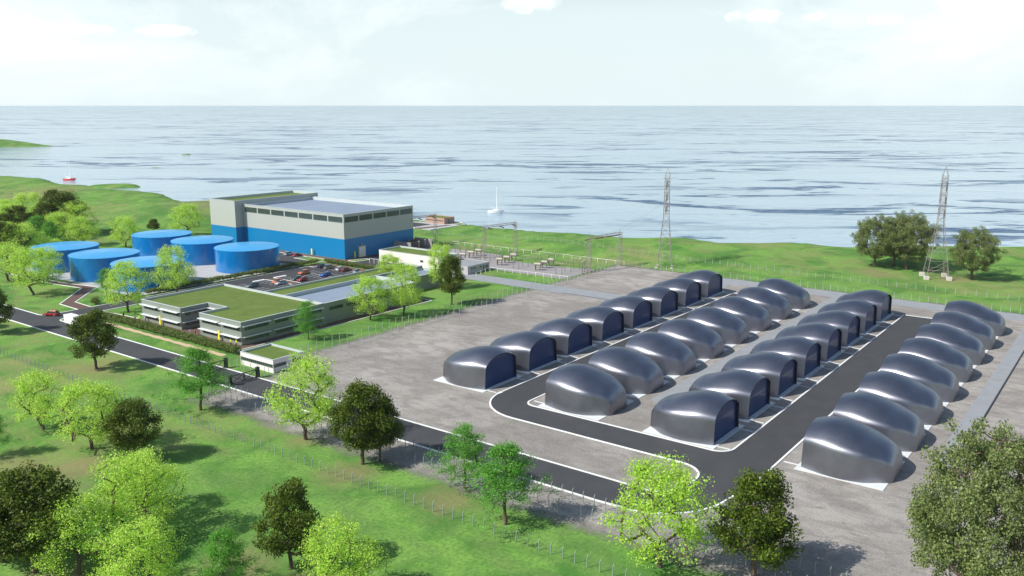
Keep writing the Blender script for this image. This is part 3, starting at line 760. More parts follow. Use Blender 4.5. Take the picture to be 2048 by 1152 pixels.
fence('wire_fence',[(118.2,157.6),(118.2,170),(130.4,166),(286,166)],2.6,2.3,M['post_far'],'outer wire fence between the green lawns and the gravel yard',r=.048)
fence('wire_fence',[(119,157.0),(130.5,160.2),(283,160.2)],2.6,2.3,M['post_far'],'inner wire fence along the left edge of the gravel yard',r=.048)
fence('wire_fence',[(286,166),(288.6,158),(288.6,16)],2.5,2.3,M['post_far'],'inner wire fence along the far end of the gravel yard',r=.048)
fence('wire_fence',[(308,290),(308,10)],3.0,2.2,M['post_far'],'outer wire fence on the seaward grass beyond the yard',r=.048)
def rail(pts,step,h,label):
    root=empty('rail_fence',(pts[0][0],pts[0][1],0),0,label,'railing','white post-and-rail fences of the switchyard')
    mb=MB()
    me=MB(); me.box(-.05,.05,-.05,.05,0,h); pm=me.mesh('post',M['steel_white'])
    for a,b in zip(pts,pts[1:]):
        L=math.hypot(b[0]-a[0],b[1]-a[1]); n=round(L/step)
        for k in range(n+1):
            x,y=a[0]+(b[0]-a[0])*k/n,a[1]+(b[1]-a[1])*k/n
            o=bpy.data.objects.new('post',pm); link(o,root); o.location=(x-root.location.x,y-root.location.y,terrain(x,y))
        for z in (h-.05,): mb.tube((a[0],a[1],z+terrain(*a)),(b[0],b[1],z+terrain(*b)),.055,.055,5)
    mb.build('rail',M['steel_white'],root)
rail([(238.5,193.2),(249.2,195.2),(251.7,162.6)],3.4,1.5,'white rail fence round the grass strip between path and switchyard')
rail([(288.8,248),(288.8,161)],4.0,1.6,'white rail fence on the seaward side of the switchyard')
rail([(234.6,243.2),(234.6,238.4)],2.4,1.9,'short white barrier frame beside the corner of the white building')
# ------------------------------------------------------------------ gantries, pylons
def lattice(mb,p0,p1,w0,w1,seg,r,rb=None,d0=(1,0,0),d1=(0,1,0)):
    """four-legged lattice between p0 and p1"""
    rb=rb or r*.7; p0=Vector(p0);p1=Vector(p1); d0=Vector(d0); d1=Vector(d1)
    def ring(t):
        c=p0.lerp(p1,t); w=(w0+(w1-w0)*t)/2
        return [c+d0*(a*w)+d1*(b*w) for a,b in ((-1,-1),(1,-1),(1,1),(-1,1))]
    R0=ring(0)
    R1=ring(1)
    for i in range(4): mb.tube(R0[i],R1[i],r,r,4)
    for k in range(seg):
        A=ring(k/seg);B=ring((k+1)/seg)
        for i in range(4):
            j=(i+1)%4
            mb.tube(A[i],B[j],rb,rb,3,caps=False) if k%2 else mb.tube(A[j],B[i],rb,rb,3,caps=False)
            if k: mb.tube(A[i],A[j],rb,rb,3,caps=False)
def insulator(mb,p,d,L=1.6,r=.16):
    p=Vector(p); d=Vector(d).normalized(); n=7
    mb.tube(p,p+d*L,.05,.05,5)
    for k in range(n): mb.tube(p+d*(L*(k+.2)/n),p+d*(L*(k+.65)/n),r,r*.75,7)
def gantry(y0,y1,lab,ins):
    x0,x1=270.2,287.6; h=13.
    r_=empty('gantry',(x0,y0,0),0,lab,'gantry','lattice portal gantries of the switchyard')
    for x,y in ((x0,y0),(x1,y1)):
        mb=MB(); lattice(mb,(x,y,0),(x,y,h),1.3,1.05,11,.06,.04); mb.tube((x,y,h),(x,y,h+1.6),.07,.03,4); mb.box(x-.9,x+.9,y-.9,y+.9,-.1,.2); mb.build('leg',M['steel'],r_)
    mb=MB(); d=Vector((x1-x0,y1-y0,0)).normalized(); lattice(mb,(x0,y0,h-.5),(x1,y1,h-.5),.8,.8,14,.05,.035,d0=(-d.y,d.x,0),d1=(0,0,1)); mb.build('crossbeam',M['steel'],r_)
    for t,side in ins:
        mb=MB(); insulator(mb,(x0+(x1-x0)*t,y0+(y1-y0)*t-.4*0,h-1.0),(.15,-side,-.28),2.0,.24); mb.build('insulator',M['insul'],r_)
gantry(258.2,256.0,'lattice portal gantry in front of the blue end of the hall',[(.12,1),(.45,1),(.9,1)])
gantry(214.6,211.9,'middle lattice portal gantry of the switchyard',[(.12,1),(.5,1),(.9,1)])
gantry(165.4,162.3,'lattice portal gantry nearest the gravel yard with many brown insulators',[(.0,-1),(.30,-1),(.38,-1),(.48,-1),(.66,-1),(.76,-1),(.86,-1),(.99,-1)])
def pylon(x,y,lab,h=35.5,base=6.2,foot=False,sc=1.,lean=(0,0)):
    z=terrain(x,y); rz=R(23)
    r_=empty('pylon',(x,y,z),rz,lab,'pylon','steel lattice pylons of the power line')
    def bd(mb,n,m,**k): return mb.build(n,m,r_,absolute=False,**k)
    mb=MB()
    hw=h*.50
    lattice(mb,(0,0,0),(0,0,hw),base,2.1,6,.13,.065); bd(mb,'lower_lattice',M['steel'])
    mb=MB(); lattice(mb,(0,0,hw),(0,0,h*.93),2.1,1.7,12,.10,.06)
    for a,b in ((-1,-1),(1,-1),(1,1),(-1,1)): mb.tube((a*.85,b*.85,h*.93),(0,0,h),.09,.05,4)
    bd(mb,'upper_lattice',M['steel'])
    for zz in (.62,.74,.86):
        for s in (-1,1):
            mb=MB(); L=3.6
            for b in (-.85,.85): mb.tube((s*.85,b,h*zz),(s*L,0,h*zz+.2),.08,.06,4); mb.tube((s*.85,b,h*zz+1.4),(s*L,0,h*zz+.25),.07,.05,4)
            a=bd(mb,'crossarm',M['steel'])
            mb=MB(); insulator(mb,(s*L,0,h*zz+.1),(0,0,-1),2.6,.3); i=bd(mb,'insulator',M['insul']); i.parent=a
    for a,b in ((-1,-1),(1,-1),(1,1),(-1,1)):
        q=base/2; s=.8 if foot else .45; mb=MB(); mb.box(a*q-s,a*q+s,b*q-s,b*q+s,-1.5,1.3 if foot else .35); bd(mb,'footing',M['conc_light'])
    return r_
P1=pylon(295.2,147.2,'left-hand steel lattice pylon standing on the grass behind the sheds',37.5,5.6)
P2=pylon(334.2,60.3,'right-hand taller steel lattice pylon on pale concrete footings between the round trees',39.5,7.4,True)
def sag(mb,a,b,s,r=.013,n=16):
    a=Vector(a);b=Vector(b); p=None
    for k in range(n+1):
        t=k/n; q=a.lerp(b,t); q.z-=4*s*t*(1-t)
        if p is not None: mb.tube(p,q,r,r,3,caps=False)
        p=q
def armpts(o,h):
    M_=Matrix.Translation(o.location)@Matrix.Rotation(o.rotation_euler.z,4,'Z')
    return [M_@Vector((s*3.6,0,h*zz-2.4)) for zz in (.62,.74,.86) for s in (-1,1)]+[M_@Vector((0,0,h))]
A1=armpts(P1,37.5);A2=armpts(P2,39.5)
for k,(a,b) in enumerate(zip(A1,A2)):
    mb=MB(); sag(mb,a,b,2.5); 
    e=b+(b-a).normalized()*130; sag(mb,b,e+Vector((30,0,3)),4.)
    g_=Vector((270.2+2.9*k,165.4-.5*k,12.4)); sag(mb,a,g_,1.2)
    o=mb.build('power_line',M['wire']); tag(o,'thin sagging power line wires between the two pylons over the sea','power line','overhead power line wires')
# ------------------------------------------------------------------ switchgear
def breaker():
    r_=empty('circuit_breaker',(0,0,0))
    mb=MB()
    for x in (-.95,.95):
        for y in (-.35,.35): mb.tube((x,y,0),(x,y,1.9),.09,.09,5)
        mb.box(x-.09,x+.09,-.4,.4,1.2,1.3)
    mb.box(-1.0,1.0,-.06,.06,1.0,1.1)
    mb.build('stand',M['equip_dark'],r_,absolute=False)
    mb=MB(); mb.tube((-1.2,0,2.4),(1.2,0,2.4),.55,.55,14); mb.tube((-1.4,0,2.4),(-1.2,0,2.4),.40,.55,14); mb.tube((1.2,0,2.4),(1.4,0,2.4),.55,.40,14); mb.box(.9,1.5,-.5,.5,.5,1.8)
    mb.build('tank',M['equip'],r_,absolute=False)
    for s in (-1,1):
        mb=MB(); insulator(mb,(s*.9,0,2.8),(s*.4,0,1),2.5,.25); mb.lathe((s*1.85,0,4.75),[(.05,0),(.16,.12),(.05,.24)],8); mb.build('bushing',M['equip_dark'],r_,absolute=False)
    return r_
b0=breaker(); first=True
nm={0:'left',1:'middle',2:'right'}
bk=[(261.2,218.2,'nearest breaker of the trio beside the dark tree'),(266.9,218.6,'middle breaker of the trio beside the dark tree'),(272.4,219.2,'farthest breaker of the trio beside the dark tree'),
 (260.8,199.6,'nearest breaker of the trio behind the low grey annex'),(266.2,200.2,'middle breaker of the trio behind the low grey annex'),(272.0,201.2,'farthest breaker of the trio behind the low grey annex'),
 (260.8,181.8,'nearest breaker of the trio closest to the gravel yard'),(266.2,182.5,'middle breaker of the trio closest to the gravel yard'),(271.6,183.2,'farthest breaker of the trio closest to the gravel yard')]
for x,y,l in bk:
    o=b0 if first else copy_tree(b0); first=False
    o.location=(x,y,.035); o.rotation_euler=(0,0,R(100)); tag(o,l+', beige on dark legs','circuit breaker','dead-tank circuit breakers in threes')
def inspost():
    r_=empty('insulator_post',(0,0,0)); mb=MB(); mb.lathe((0,0,0),[(.35,0),(.35,.2),(.16,.25),(.16,1.6)],8); mb.build('pedestal',M['equip_dark'],r_,absolute=False)
    mb=MB(); insulator(mb,(0,0,1.6),(0,0,1),2.2,.24); mb.build('insulator',M['equip_dark'],r_,absolute=False)
    mb=MB(); mb.lathe((0,0,3.8),[(.1,0),(.36,.2),(.36,.5),(.1,.7)],10); mb.build('cap',M['equip'],r_,absolute=False); return r_
i0=inspost(); first=True
for x,y,l in ((265.6,165.3,'left instrument post of the three beside the near gantry'),(269.0,166.6,'middle instrument post of the three beside the near gantry'),(274.2,166.9,'right instrument post of the three beside the near gantry'),
   (266.5,246.5,'left instrument post of the three by the blast walls'),(271.5,247.5,'middle instrument post of the three by the blast walls'),(277.,247.6,'right instrument post of the three by the blast walls')):
    o=i0 if first else copy_tree(i0); first=False; o.location=(x,y,.035); tag(o,l+', brown with a round cap','instrument post','round-capped instrument posts')
def disc():
    r_=empty('disconnector',(0,0,0))
    mb=MB(); 
    for s in (-1.3,1.3):
        mb.tube((0,s,0),(0,s,2.7),.09,.08,5); mb.box(-.25,.25,s-.25,s+.25,0,.12)
    mb.tube((0,-1.9,2.7),(0,1.9,2.7),.08,.08,5); mb.build('frame',M['equip_dark'],r_,absolute=False)
    for s in (-1.6,0,1.6):
        mb=MB(); insulator(mb,(0,s,2.75),(0,0,1),1.2,.12); mb.build('insulator',M['equip_dark'],r_,absolute=False)
    mb=MB(); mb.tube((0,-1.9,4.0),(0,1.9,4.0),.05,.05,5); mb.build('blade',M['steel'],r_,absolute=False)
    return r_
d0=disc(); first=True
for iy,(y,wh) in enumerate(((171.5,'beside the insulator-hung gantry'),(191.0,'between the second and third breaker trios'),(209.5,'between the first and second breaker trios'),(230.,'beside the white building roof'))):
    for ix,x in enumerate((259.5,265.5,271.5)):
        o=d0 if first else copy_tree(d0); first=False; o.location=(x+.2*iy,y,.035); tag(o,'%s thin steel disconnector frame %s'%(('nearest','middle','farthest')[ix],wh),'disconnector','disconnector frames of the switchyard')
for x,l in ((260.6,'nearest'),(266.6,'middle'),(272.6,'farthest')):
    mb=MB()
    for a,b in ((165,171.5),(171.5,182),(182,191),(191,200),(200,209.5),(209.5,218.5),(218.5,230)): sag(mb,(x,a,4.9),(x,b,4.9),.15,.03,4)
    o=mb.build('busbar',M['steel']); tag(o,l+' thin overhead conductor strung above the beige breakers','busbar','busbars over the breakers')
# ------------------------------------------------------------------ boats
def boat(name,x,y,rz,L,hullm,lab,mast,sc=1.):
    r_=empty(name,(x,y,-5),rz,lab,'sailboat')
    n=11; vs=[];fs=[]
    secs=8
    for i in range(n):
        t=i/(n-1); hw=1.35*(1-(abs(t-.42)/.60)**2.4)*.95 if t<.98 else .03
        hw=max(hw,.03 if t>.5 else .7)
        sh=.95+.35*(t-.4)**2*2+.25*t; kx=-L/2+L*t
        for j in range(secs+1):
            a=math.pi*j/secs; yy=-math.cos(a)*hw; zz=sh-(math.sin(a)**.6)*(sh+.5)*(1-.55*max(0,t-.75)/.25)
            vs.append((kx,yy,zz))
    for i in range(n-1):
        for j in range(secs): a=i*(secs+1)+j; fs.append((a,a+secs+1,a+secs+2,a+1))
    fs.append(tuple(range(secs,-1,-1)))
    mb=MB(); mb.quads(vs,fs)
    for i in range(n-1):
        a=vs[i*(secs+1)];b=vs[i*(secs+1)+secs];c=vs[(i+1)*(secs+1)+secs];d=vs[(i+1)*(secs+1)]
        mb.face([(*a[:2],a[2]-.05),(*b[:2],b[2]-.05),(*c[:2],c[2]-.05),(*d[:2],d[2]-.05)],1)
    mb.build('hull',[M[hullm],M['hull_white']],r_,absolute=False,smooth=False)
    mb=MB(); mb.box(-L*.18,L*.16,-.7,.7,.85,1.55,top=.82); mb.build('cabin',M['hull_white'],r_,absolute=False)
    mb=MB(); mb.tube((L*.08,0,.9),(L*.08,0,mast),.20,.13,8); mb.tube((L*.08,-.6,mast*.6),(L*.08,.6,mast*.6),.04,.04,4); mb.build('mast',M['mast'],r_,absolute=False)
    mb=MB(); mb.tube((L*.08,0,2.0),(-L*.34,0,2.0),.09,.09,6); mb.build('boom',M['mast'],r_,absolute=False)
    mb=MB(); mb.tube((L*.08,0,mast),(L*.49,0,1.3),.02,.02,3); mb.tube((L*.08,0,mast),(-L*.49,0,1.1),.02,.02,3)
    for s in (-1,1): mb.tube((L*.08,0,mast*.95),(0,s*1.2,1.1),.02,.02,3)
    mb.build('rigging',M['steel_white'],r_,absolute=False)
    r_.scale=(sc,)*3
boat('sailboat',424.6,327.8,R(-52),6.6,'hull_white','white sailboat with bare mast moored off the middle of the shore',10.6,1.5)
boat('sailboat',388.5,777.5,R(-62),8.0,'hull_red','red-hulled sailboat with bare white mast off the left-hand hills',12.5,1.5)
# ------------------------------------------------------------------ cars, truck
def carpaint(name,c): return plain(name,c,.28,var=.03,coat=.8,metal=.15)
PAINT={'red':carpaint('red_car_paint',(.42,.012,.015)),'orange':carpaint('orange_car_paint',(.75,.16,.02)),'silver':carpaint('silver_car_paint',(.50,.53,.56)),'grey':carpaint('grey_car_paint',(.17,.21,.24)),
 'green':carpaint('dark_green_car_paint',(.03,.09,.07)),'blue':carpaint('blue_car_paint',(.03,.10,.50)),'navy':carpaint('navy_car_paint',(.015,.025,.08)),'white':carpaint('white_car_paint',(.75,.77,.78)),
 'maroon':carpaint('maroon_car_paint',(.20,.012,.02)),'paleblue':carpaint('pale_blue_car_paint',(.30,.42,.55)),'teal':carpaint('teal_car_paint',(.02,.22,.18)),'slate':carpaint('slate_car_paint',(.20,.24,.20)),'yellow':carpaint('yellow_car_paint',(.75,.60,.04))}
def car(x,y,rz,paint,lab,L=4.3,H=1.5,est=.0,z=.045,group='cars in the car park'):
    r_=empty('parked_car',(x,y,z),rz,lab,'car',group)
    k=L/4.3
    # body side outline (x,z): bonnet, sill, boot
    low=[(-2.12,.32),(-2.15,.62),(-2.05,.86),(-1.2,.94),(.95,.90),(1.75,.78),(2.08,.62),(2.13,.34)]
    up=[(-2.0+.1*(1-est),.88),(-1.55-.35*est,H-.12),(-.9,H),(.15,H-.02),(.98,.90)]
    W=.86
    def extr(mb,prof,w0,w1,zt,mi=0):
        n=len(prof); vs=[]
        for s in (-1,1):
            for px,pz in prof:
                w=w0+(w1-w0)*max(0,(pz-.6)/(zt-.6)); vs.append((px*k,s*w,pz))
        fs=[tuple(range(n)),tuple(range(2*n-1,n-1,-1))]+[(i,i+n,(i+1)%n+n,(i+1)%n) for i in range(n)]
        mb.quads(vs,fs,mi)
    mb=MB(); extr(mb,low,W,W*.95,.95); b=mb.build('body',PAINT[paint],r_,absolute=False); bevel(b,.05,2)
    mb=MB(); extr(mb,up,W*.93,W*.66,H); mb.build('windows',M['glass_dark'],r_,absolute=False)
    mb=MB(); mb.box((-1.5-.3*est)*k,.12*k,-.58,.58,H-.035,H+.035,top=.9); 
    for px in (-.55,): mb.tube((px*k,-.80,.9),(px*k,-.585,H-.02),.05,.05,4); mb.tube((px*k,.80,.9),(px*k,.585,H-.02),.05,.05,4)
    mb.build('roof',PAINT[paint],r_,absolute=False)
    for wx in (-1.32,1.32):
        for s in (-1,1):
            mb=MB(); mb.tube((wx*k,s*.66,.32),(wx*k,s*.885,.32),.32,.32,16); w=mb.build('wheel',M['rubber'],r_,absolute=False)
            mb=MB(); mb.tube((wx*k,s*.88,.32),(wx*k,s*.90,.32),.20,.18,12); q=mb.build('rim',M['rim'],w,absolute=False)
    for s in (-1,1):
        mb=MB(); mb.box(2.04*k,2.125*k,s*.62-.17,s*.62+.17,.56,.70); mb.build('headlight',M['lamp'],r_,absolute=False)
        mb=MB(); mb.box(-2.165*k,-2.09*k,s*.66-.13,s*.66+.13,.62,.80); mb.build('tail_light',M['tail'],r_,absolute=False)
    return r_
car(117.9,256.0-1.2,R(120),'red','red hatchback turning at the junction on the left',4.6,1.55,.6,group='cars')
car(178.2,241.4,R(180),'grey','grey estate car parked alone in the nearest bays',4.6,1.5,1)
car(188.0,240.2,R(180),'orange','orange-red car parked behind the silver one near the brown island',4.2,1.5,0)
car(187.0,237.4,R(180),'silver','silver car parked beside the orange-red one near the brown island',4.2,1.45,0)
car(195.3,238.9,R(180),'green','dark green estate car just beyond the brown island',4.6,1.55,1)
car(195.4,236.3,R(180),'red','small red car between the dark green estate and the workshop roof',3.6,1.45,0)
car(204.3,246.0,R(180),'orange','orange car standing alone in the middle of the car park',4.3,1.5,.3)
car(206.2,236.6,R(180),'blue','bright blue low car beside the workshop grass strip',4.4,1.4,0)
car(217.0,250.2,R(0),'navy','navy car parked nearest the brown corner under the hedge',4.4,1.55,.8)
car(217.2,246.6,R(0),'slate','grey-green pickup-sized car next to the navy one',4.9,1.65,.8)
car(217.2,240.5,R(0),'white','white car next to the maroon one',4.1,1.45,0)
car(217.4,237.8,R(0),'maroon','maroon car right of the white one',4.4,1.5,.6)
car(217.6,231.6,R(0),'paleblue','pale blue car left of the far orange one',4.3,1.5,.2)
car(217.6,229.0,R(0),'orange','orange car parked near the end of the row by the hedge',4.2,1.5,0)
car(217.8,226.2,R(0),'yellow','small yellow car mostly hidden by the lime tree',3.8,1.45,0)
car(218.0,222.6,R(0),'teal','teal and white car at the end of the row beside the lime tree',4.3,1.5,.4)
car(227.9,283.0,R(0),'silver','silver car parked at the foot of the long blue wall',4.4,1.5,.3)
car(227.8,277.6,R(0),'red','red car parked at the foot of the long blue wall by the grass island',4.2,1.4,0)
def truck():
    x,y=115.3,236.2
    r_=empty('box_truck',(x,y,.045),R(-90),'white box truck on the road, mostly hidden behind the dark tree','truck')
    B=lambda mb,n,m: mb.build(n,M[m],r_,absolute=False)
    mb=MB(); mb.box(-3.6,1.6,-1.15,1.15,.95,3.25); bevel(B(mb,'cargo_box','hull_white'),.04)
    mb=MB(); mb.box(1.75,3.5,-1.05,1.05,.6,1.5); mb.box(1.75,3.3,-1.02,1.02,1.5,2.45,top=.88); bevel(B(mb,'cab','hull_white'),.08)
    mb=MB(); mb.box(3.05,3.40,-.85,.85,1.55,2.2); mb.box(2.2,2.9,-1.04,1.04,1.55,2.15); B(mb,'cab_windows','glass_dark')
    mb=MB(); mb.box(-3.6,3.2,-.45,.45,.55,.94); B(mb,'chassis','black')
    for wx in (-2.5,2.6):
        for s in (-1,1):
            mb=MB(); mb.tube((wx,s*.8,.45),(wx,s*1.1,.45),.45,.45,16); w=B(mb,'wheel','rubber'); mb=MB(); mb.tube((wx,s*1.09,.45),(wx,s*1.12,.45),.24,.22,12); mb.build('rim',M['rim'],w,absolute=False)
truck()
# ------------------------------------------------------------------ people
SK=plain('skin',(.55,.33,.24),.6,var=.03)
CL={k:plain(k+'_cloth',c,.85,var=.1,scale=6) for k,c in {'black':(.02,.02,.025),'yellow':(.72,.78,.03),'navy':(.03,.04,.10),'white':(.7,.7,.72),'orange':(.75,.22,.03),'blue':(.20,.30,.62),'grey':(.16,.16,.18)}.items()}
def skin_obj(name,verts,edges,rad,mat,parent,root=0,sub=1):
    me=bpy.data.meshes.new(name); me.from_pydata([Vector(v) for v in verts],edges,[]); me.materials.append(mat)
    o=bpy.data.objects.new(name,me); link(o,parent)
    sk=o.modifiers.new('skin','SKIN'); sk.use_smooth_shade=True
    lay=me.skin_vertices[0] if me.skin_vertices else None
    if lay is None:
        me.attributes  # layer is made by the modifier below when absent
    if lay:
        for i,r in enumerate(rad): lay.data[i].radius=(r,r)
        lay.data[root].use_root=True
    o.modifiers.new('sub','SUBSURF').levels=sub; o.modifiers['sub'].render_levels=sub
    return o
def tubes_body(name,chains,mat,parent,n=8):
    """one continuous surface per figure: limb chains joined by remesh"""
    mb=MB()
    for ch in chains:
        for (a,ra),(b,rb) in zip(ch,ch[1:]): 
            mb.tube(a,b,ra,rb,n)
        for p,r in ch:
            vs=[];fs=[];m=5
            prof=[(r*math.sin(math.pi*q/m),-r*math.cos(math.pi*q/m)) for q in range(m+1)]
            mb.lathe(p,[(max(a_,.002),b_) for a_,b_ in prof],n)
    o=mb.build(name,mat,parent,absolute=False,smooth=True)
    rm=o.modifiers.new('remesh','REMESH'); rm.mode='VOXEL'; rm.voxel_size=.022; rm.use_smooth_shade=True
    return o
def person(x,y,rz,top,legs,lab,stride=.12,arm=.1,vest=None,hair='grey'):
    r_=empty('person',(x,y,.05),rz,lab,'person','people on the brown walk in front of the offices')
    hip=.92; kn=.50; sh=1.42
    f=stride
    L=[(0,.09,hip),(f*.5,.10,kn),(f,.10,.09)]; Rg=[(0,-.09,hip),(-f*.3,-.10,kn),(-f,-.10,.10)]
    AL=[(0,.19,sh),(arm*.6,.25,1.16),(arm*1.5+.08,.23,.93)]; AR=[(0,-.19,sh),(-arm*.6,-.25,1.16),(-arm+.03,-.23,.92)]
    ch=[[((0,0,hip),.125),((0,0,1.15),.115),((0,0,1.36),.13),((0,0,1.46),.075),((.01,0,1.53),.052),((.02,0,1.64),.095),((.015,0,1.69),.092)],
        [(L[0],.085),(L[1],.058),(L[2],.042),((L[2][0]+.16,L[2][1]+.01,.045),.038)],[(Rg[0],.085),(Rg[1],.058),(Rg[2],.042),((Rg[2][0]+.16,Rg[2][1]-.01,.045),.038)],
        [((0,.12,sh),.06),(AL[0],.055),(AL[1],.042),(AL[2],.032),((AL[2][0]+.05,AL[2][1],AL[2][2]-.09),.026)],[((0,-.12,sh),.06),(AR[0],.055),(AR[1],.042),(AR[2],.032),((AR[2][0]+.04,AR[2][1],AR[2][2]-.09),.026)]]
    tubes_body('body',ch,SK,r_)
    tubes_body('trousers',[[((0,.05,hip+.05),.125),(L[0],.105),(L[1],.078),((L[2][0]*.95,L[2][1],.12),.066)],[((0,-.05,hip+.05),.125),(Rg[0],.105),(Rg[1],.078),((Rg[2][0]*.95,Rg[2][1],.12),.066)]],CL[legs],r_)
    tubes_body('jacket',[[((0,0,hip+.02),.145),((0,0,1.15),.14),((0,0,1.36),.155),((0,0,1.43),.105)],[((0,.1,sh-.02),.085),(AL[0],.078),(AL[1],.062),(AL[2],.05)],[((0,-.1,sh-.02),.085),(AR[0],.078),(AR[1],.062),(AR[2],.05)]],CL[top],r_)
    mb=MB(); mb.lathe((.0,0,1.66),[(.10,0),(.112,.05),(.09,.11),(.03,.14)],10); mb.build('hair' if hair=='grey' else 'hard_hat',CL[hair],r_,absolute=False,smooth=True)
person(129.0,235.3,R(-60),'black','black','person in black clothes walking alone toward the office',.18,.16)
person(128.6,228.6,R(30),'grey','black','person in grey standing at the left of the group by the hedge')
person(129.3,227.6,R(200),'yellow','black','person in a yellow high-visibility jacket by the office corner',.1,.1,hair='yellow')
person(130.2,226.0,R(150),'white','grey','person in a white top standing right of the yellow-jacketed one')
person(128.9,202.4,R(0),'blue','orange','person in a pale blue top and orange trousers at the courtyard')
person(129.5,200.9,R(170),'navy','grey','person in navy facing the pale-blue-topped one at the courtyard')
person(129.1,185.1,R(20),'yellow','navy','person in yellow jacket, left of the pair at the office corner',.1,.1,hair='yellow')
person(129.7,183.6,R(190),'yellow','black','person in yellow jacket, right of the pair at the office corner',.1,.1,hair='yellow')
# ------------------------------------------------------------------ trees
def leaves(centres,radii,count,size,rng,up=.35,aspect=.55,droop=0.):
    """many small leaf-shaped quads spread through the clumps"""
    centres=np.array(centres); radii=np.array(radii)
    p=radii**2.2; p=p/p.sum()
    idx=rng.choice(len(centres),count,p=p)
    d=rng.normal(size=(count,3)); d/=np.linalg.norm(d,axis=1)[:,None]
    rr=rng.random(count)**.42
    P=centres[idx]+d*(radii[idx]*rr)[:,None]*np.array([1.,1.,.78])
    nrm=d*.6+rng.normal(size=(count,3))*.75; nrm[:,2]+=up; nrm/=np.linalg.norm(nrm,axis=1)[:,None]
    t=rng.normal(size=(count,3)); t[:,2]-=droop; t-=nrm*(t*nrm).sum(1)[:,None]; t/=np.linalg.norm(t,axis=1)[:,None]
    b=np.cross(nrm,t); s=size*(.65+.7*rng.random(count))[:,None]
    v=np.empty((count,4,3)); v[:,0]=P-t*s*.5; v[:,1]=P+b*s*aspect*.5; v[:,2]=P+t*s*.5; v[:,3]=P-b*s*aspect*.5
    return v.reshape(-1,3)
def mesh_from_quads(name,v,mat):
    me=bpy.data.meshes.new(name); n=len(v)//4
    me.vertices.add(n*4); me.vertices.foreach_set('co',v.astype(np.float32).ravel())
    me.loops.add(n*4); me.loops.foreach_set('vertex_index',np.arange(n*4,dtype=np.int32))
    me.polygons.add(n); me.polygons.foreach_set('loop_start',np.arange(0,n*4,4,dtype=np.int32)); me.polygons.foreach_set('loop_total',np.full(n,4,dtype=np.int32))
    me.materials.append(mat); me.update(); me.validate(); return me
def grow(kind,seed):
    rng=np.random.default_rng(seed); H=10.
    # envelope samples: nodes the branches reach for
    if kind=='lime':   z0,zt,rad,n=2.3,1.9,4.3,110
    elif kind=='dark': z0,zt,rad,n=2.4,3.2,3.5,95
    elif kind=='green':z0,zt,rad,n=2.2,9.3,4.2,120
    else:              z0,zt,rad,n=2.1,3.0,4.0,110
    lobes=[(rng.uniform(0,6.28),rng.uniform(.2,.9),rng.uniform(.75,1.12)) for _ in range(7)]
    pts=[]
    while len(pts)<n:
        z=rng.uniform(z0,H*.965); q=(z-z0)/(H-z0)
        if kind=='lime': r=rad*(math.sin(math.pi*min(1,(q*.78+.2)))**.55)
        elif kind=='dark': r=rad*(math.sin(math.pi*min(1,(q*.80+.17)))**.7)
        elif kind=='green': r=rad*(1-q)**.62*(.80+.25*math.sin(q*19))+.35
        else: r=rad*(math.sin(math.pi*min(1,(q*.84+.15)))**.55)
        a=rng.uniform(0,6.28)
        k=1.
        for la,lz,ls in lobes:
            dd=math.cos(a-la)*.5+.5; k*=1+(ls-1)*(dd**3)*max(0,1-abs(q-lz)*2)
        rr=math.sqrt(rng.uniform(.10,1.))*r*k*(1 if kind!='lime' else rng.choice([1,1,1,1.18]))
        if kind=='green': rr=rng.uniform(.3,1.1)*r*k
        pts.append((rr*math.cos(a),rr*math.sin(a),z))
    pts=np.array(pts)
    # trunk chain
    nodes=[np.array([0,0,-.25])]; par=[-1]
    lean=rng.normal(size=2)*.12
    steps=5 if kind!='green' else 12
    for k in range(1,steps+1):
        q=k/steps; nodes.append(np.array([lean[0]*q*3+rng.normal()*.04,lean[1]*q*3+rng.normal()*.04,zt*q])); par.append(len(nodes)-2)
    trunk_n=len(nodes)
    order=np.argsort(np.linalg.norm(pts-np.array([0,0,z0]),axis=1)); ends=[]
    for i in order:
        p=pts[i]; N=np.array(nodes); d=p-N; dist=np.linalg.norm(d,axis=1)
        pen=dist+np.maximum(0,(N[:,2]-p[2]+.15))*1.6
        pen[:max(2,int(trunk_n*.45)) if kind!='green' else 2]+=5
        j=int(np.argmin(pen)); a=nodes[j]; m=3
        prev=j
        for s in range(1,m+1):
            t=s/m; q=a*(1-t)+p*t; q=q+np.array([0,0,-math.sin(math.pi*t)*.06*dist[j]])+rng.normal(size=3)*.05*(s<m)
            nodes.append(q); par.append(prev); prev=len(nodes)-1
        ends.append(prev)
    rad_=np.zeros(len(nodes)); child=[[] for _ in nodes]
    for i,q in enumerate(par):
        if q>=0: child[q].append(i)
    ex=1.92
    for i in range(len(nodes)-1,-1,-1):
        rad_[i]=(sum(rad_[c]**ex for c in child[i]))**(1/ex) if child[i] else .016
    rad_=rad_*({'lime':.22,'dark':.21,'green':.14,'olive':.25}[kind]/rad_[1]); rad_=np.maximum(rad_,.014)
    rad_[0]*=1.5
    mb=MB()
    for i,q in enumerate(par):
        if q>=0: mb.tube(nodes[q],nodes[i],rad_[q] if q>0 and len(child[q])==1 else min(rad_[q],rad_[i]*1.25),rad_[i],7 if rad_[i]>.06 else 4,caps=False)
    for i in ends[::2]:                                     # fine bare twigs
        for _ in range(3):
            d=rng.normal(size=3)*.45; d[2]=abs(d[2])*.6; mb.tube(nodes[i],nodes[i]+d,.014,.006,3,caps=False)
    tm=mb.mesh('trunk',M['bark'],smooth=True)
    cen=[nodes[i] for i in ends]+[nodes[par[i]] for i in ends]
    big={'lime':(.75,1.45),'dark':(.75,1.2),'green':(.6,1.0),'olive':(.8,1.2)}[kind]
    rd=[rng.uniform(*big) for _ in ends]+[rng.uniform(*big)*.6 for _ in ends]
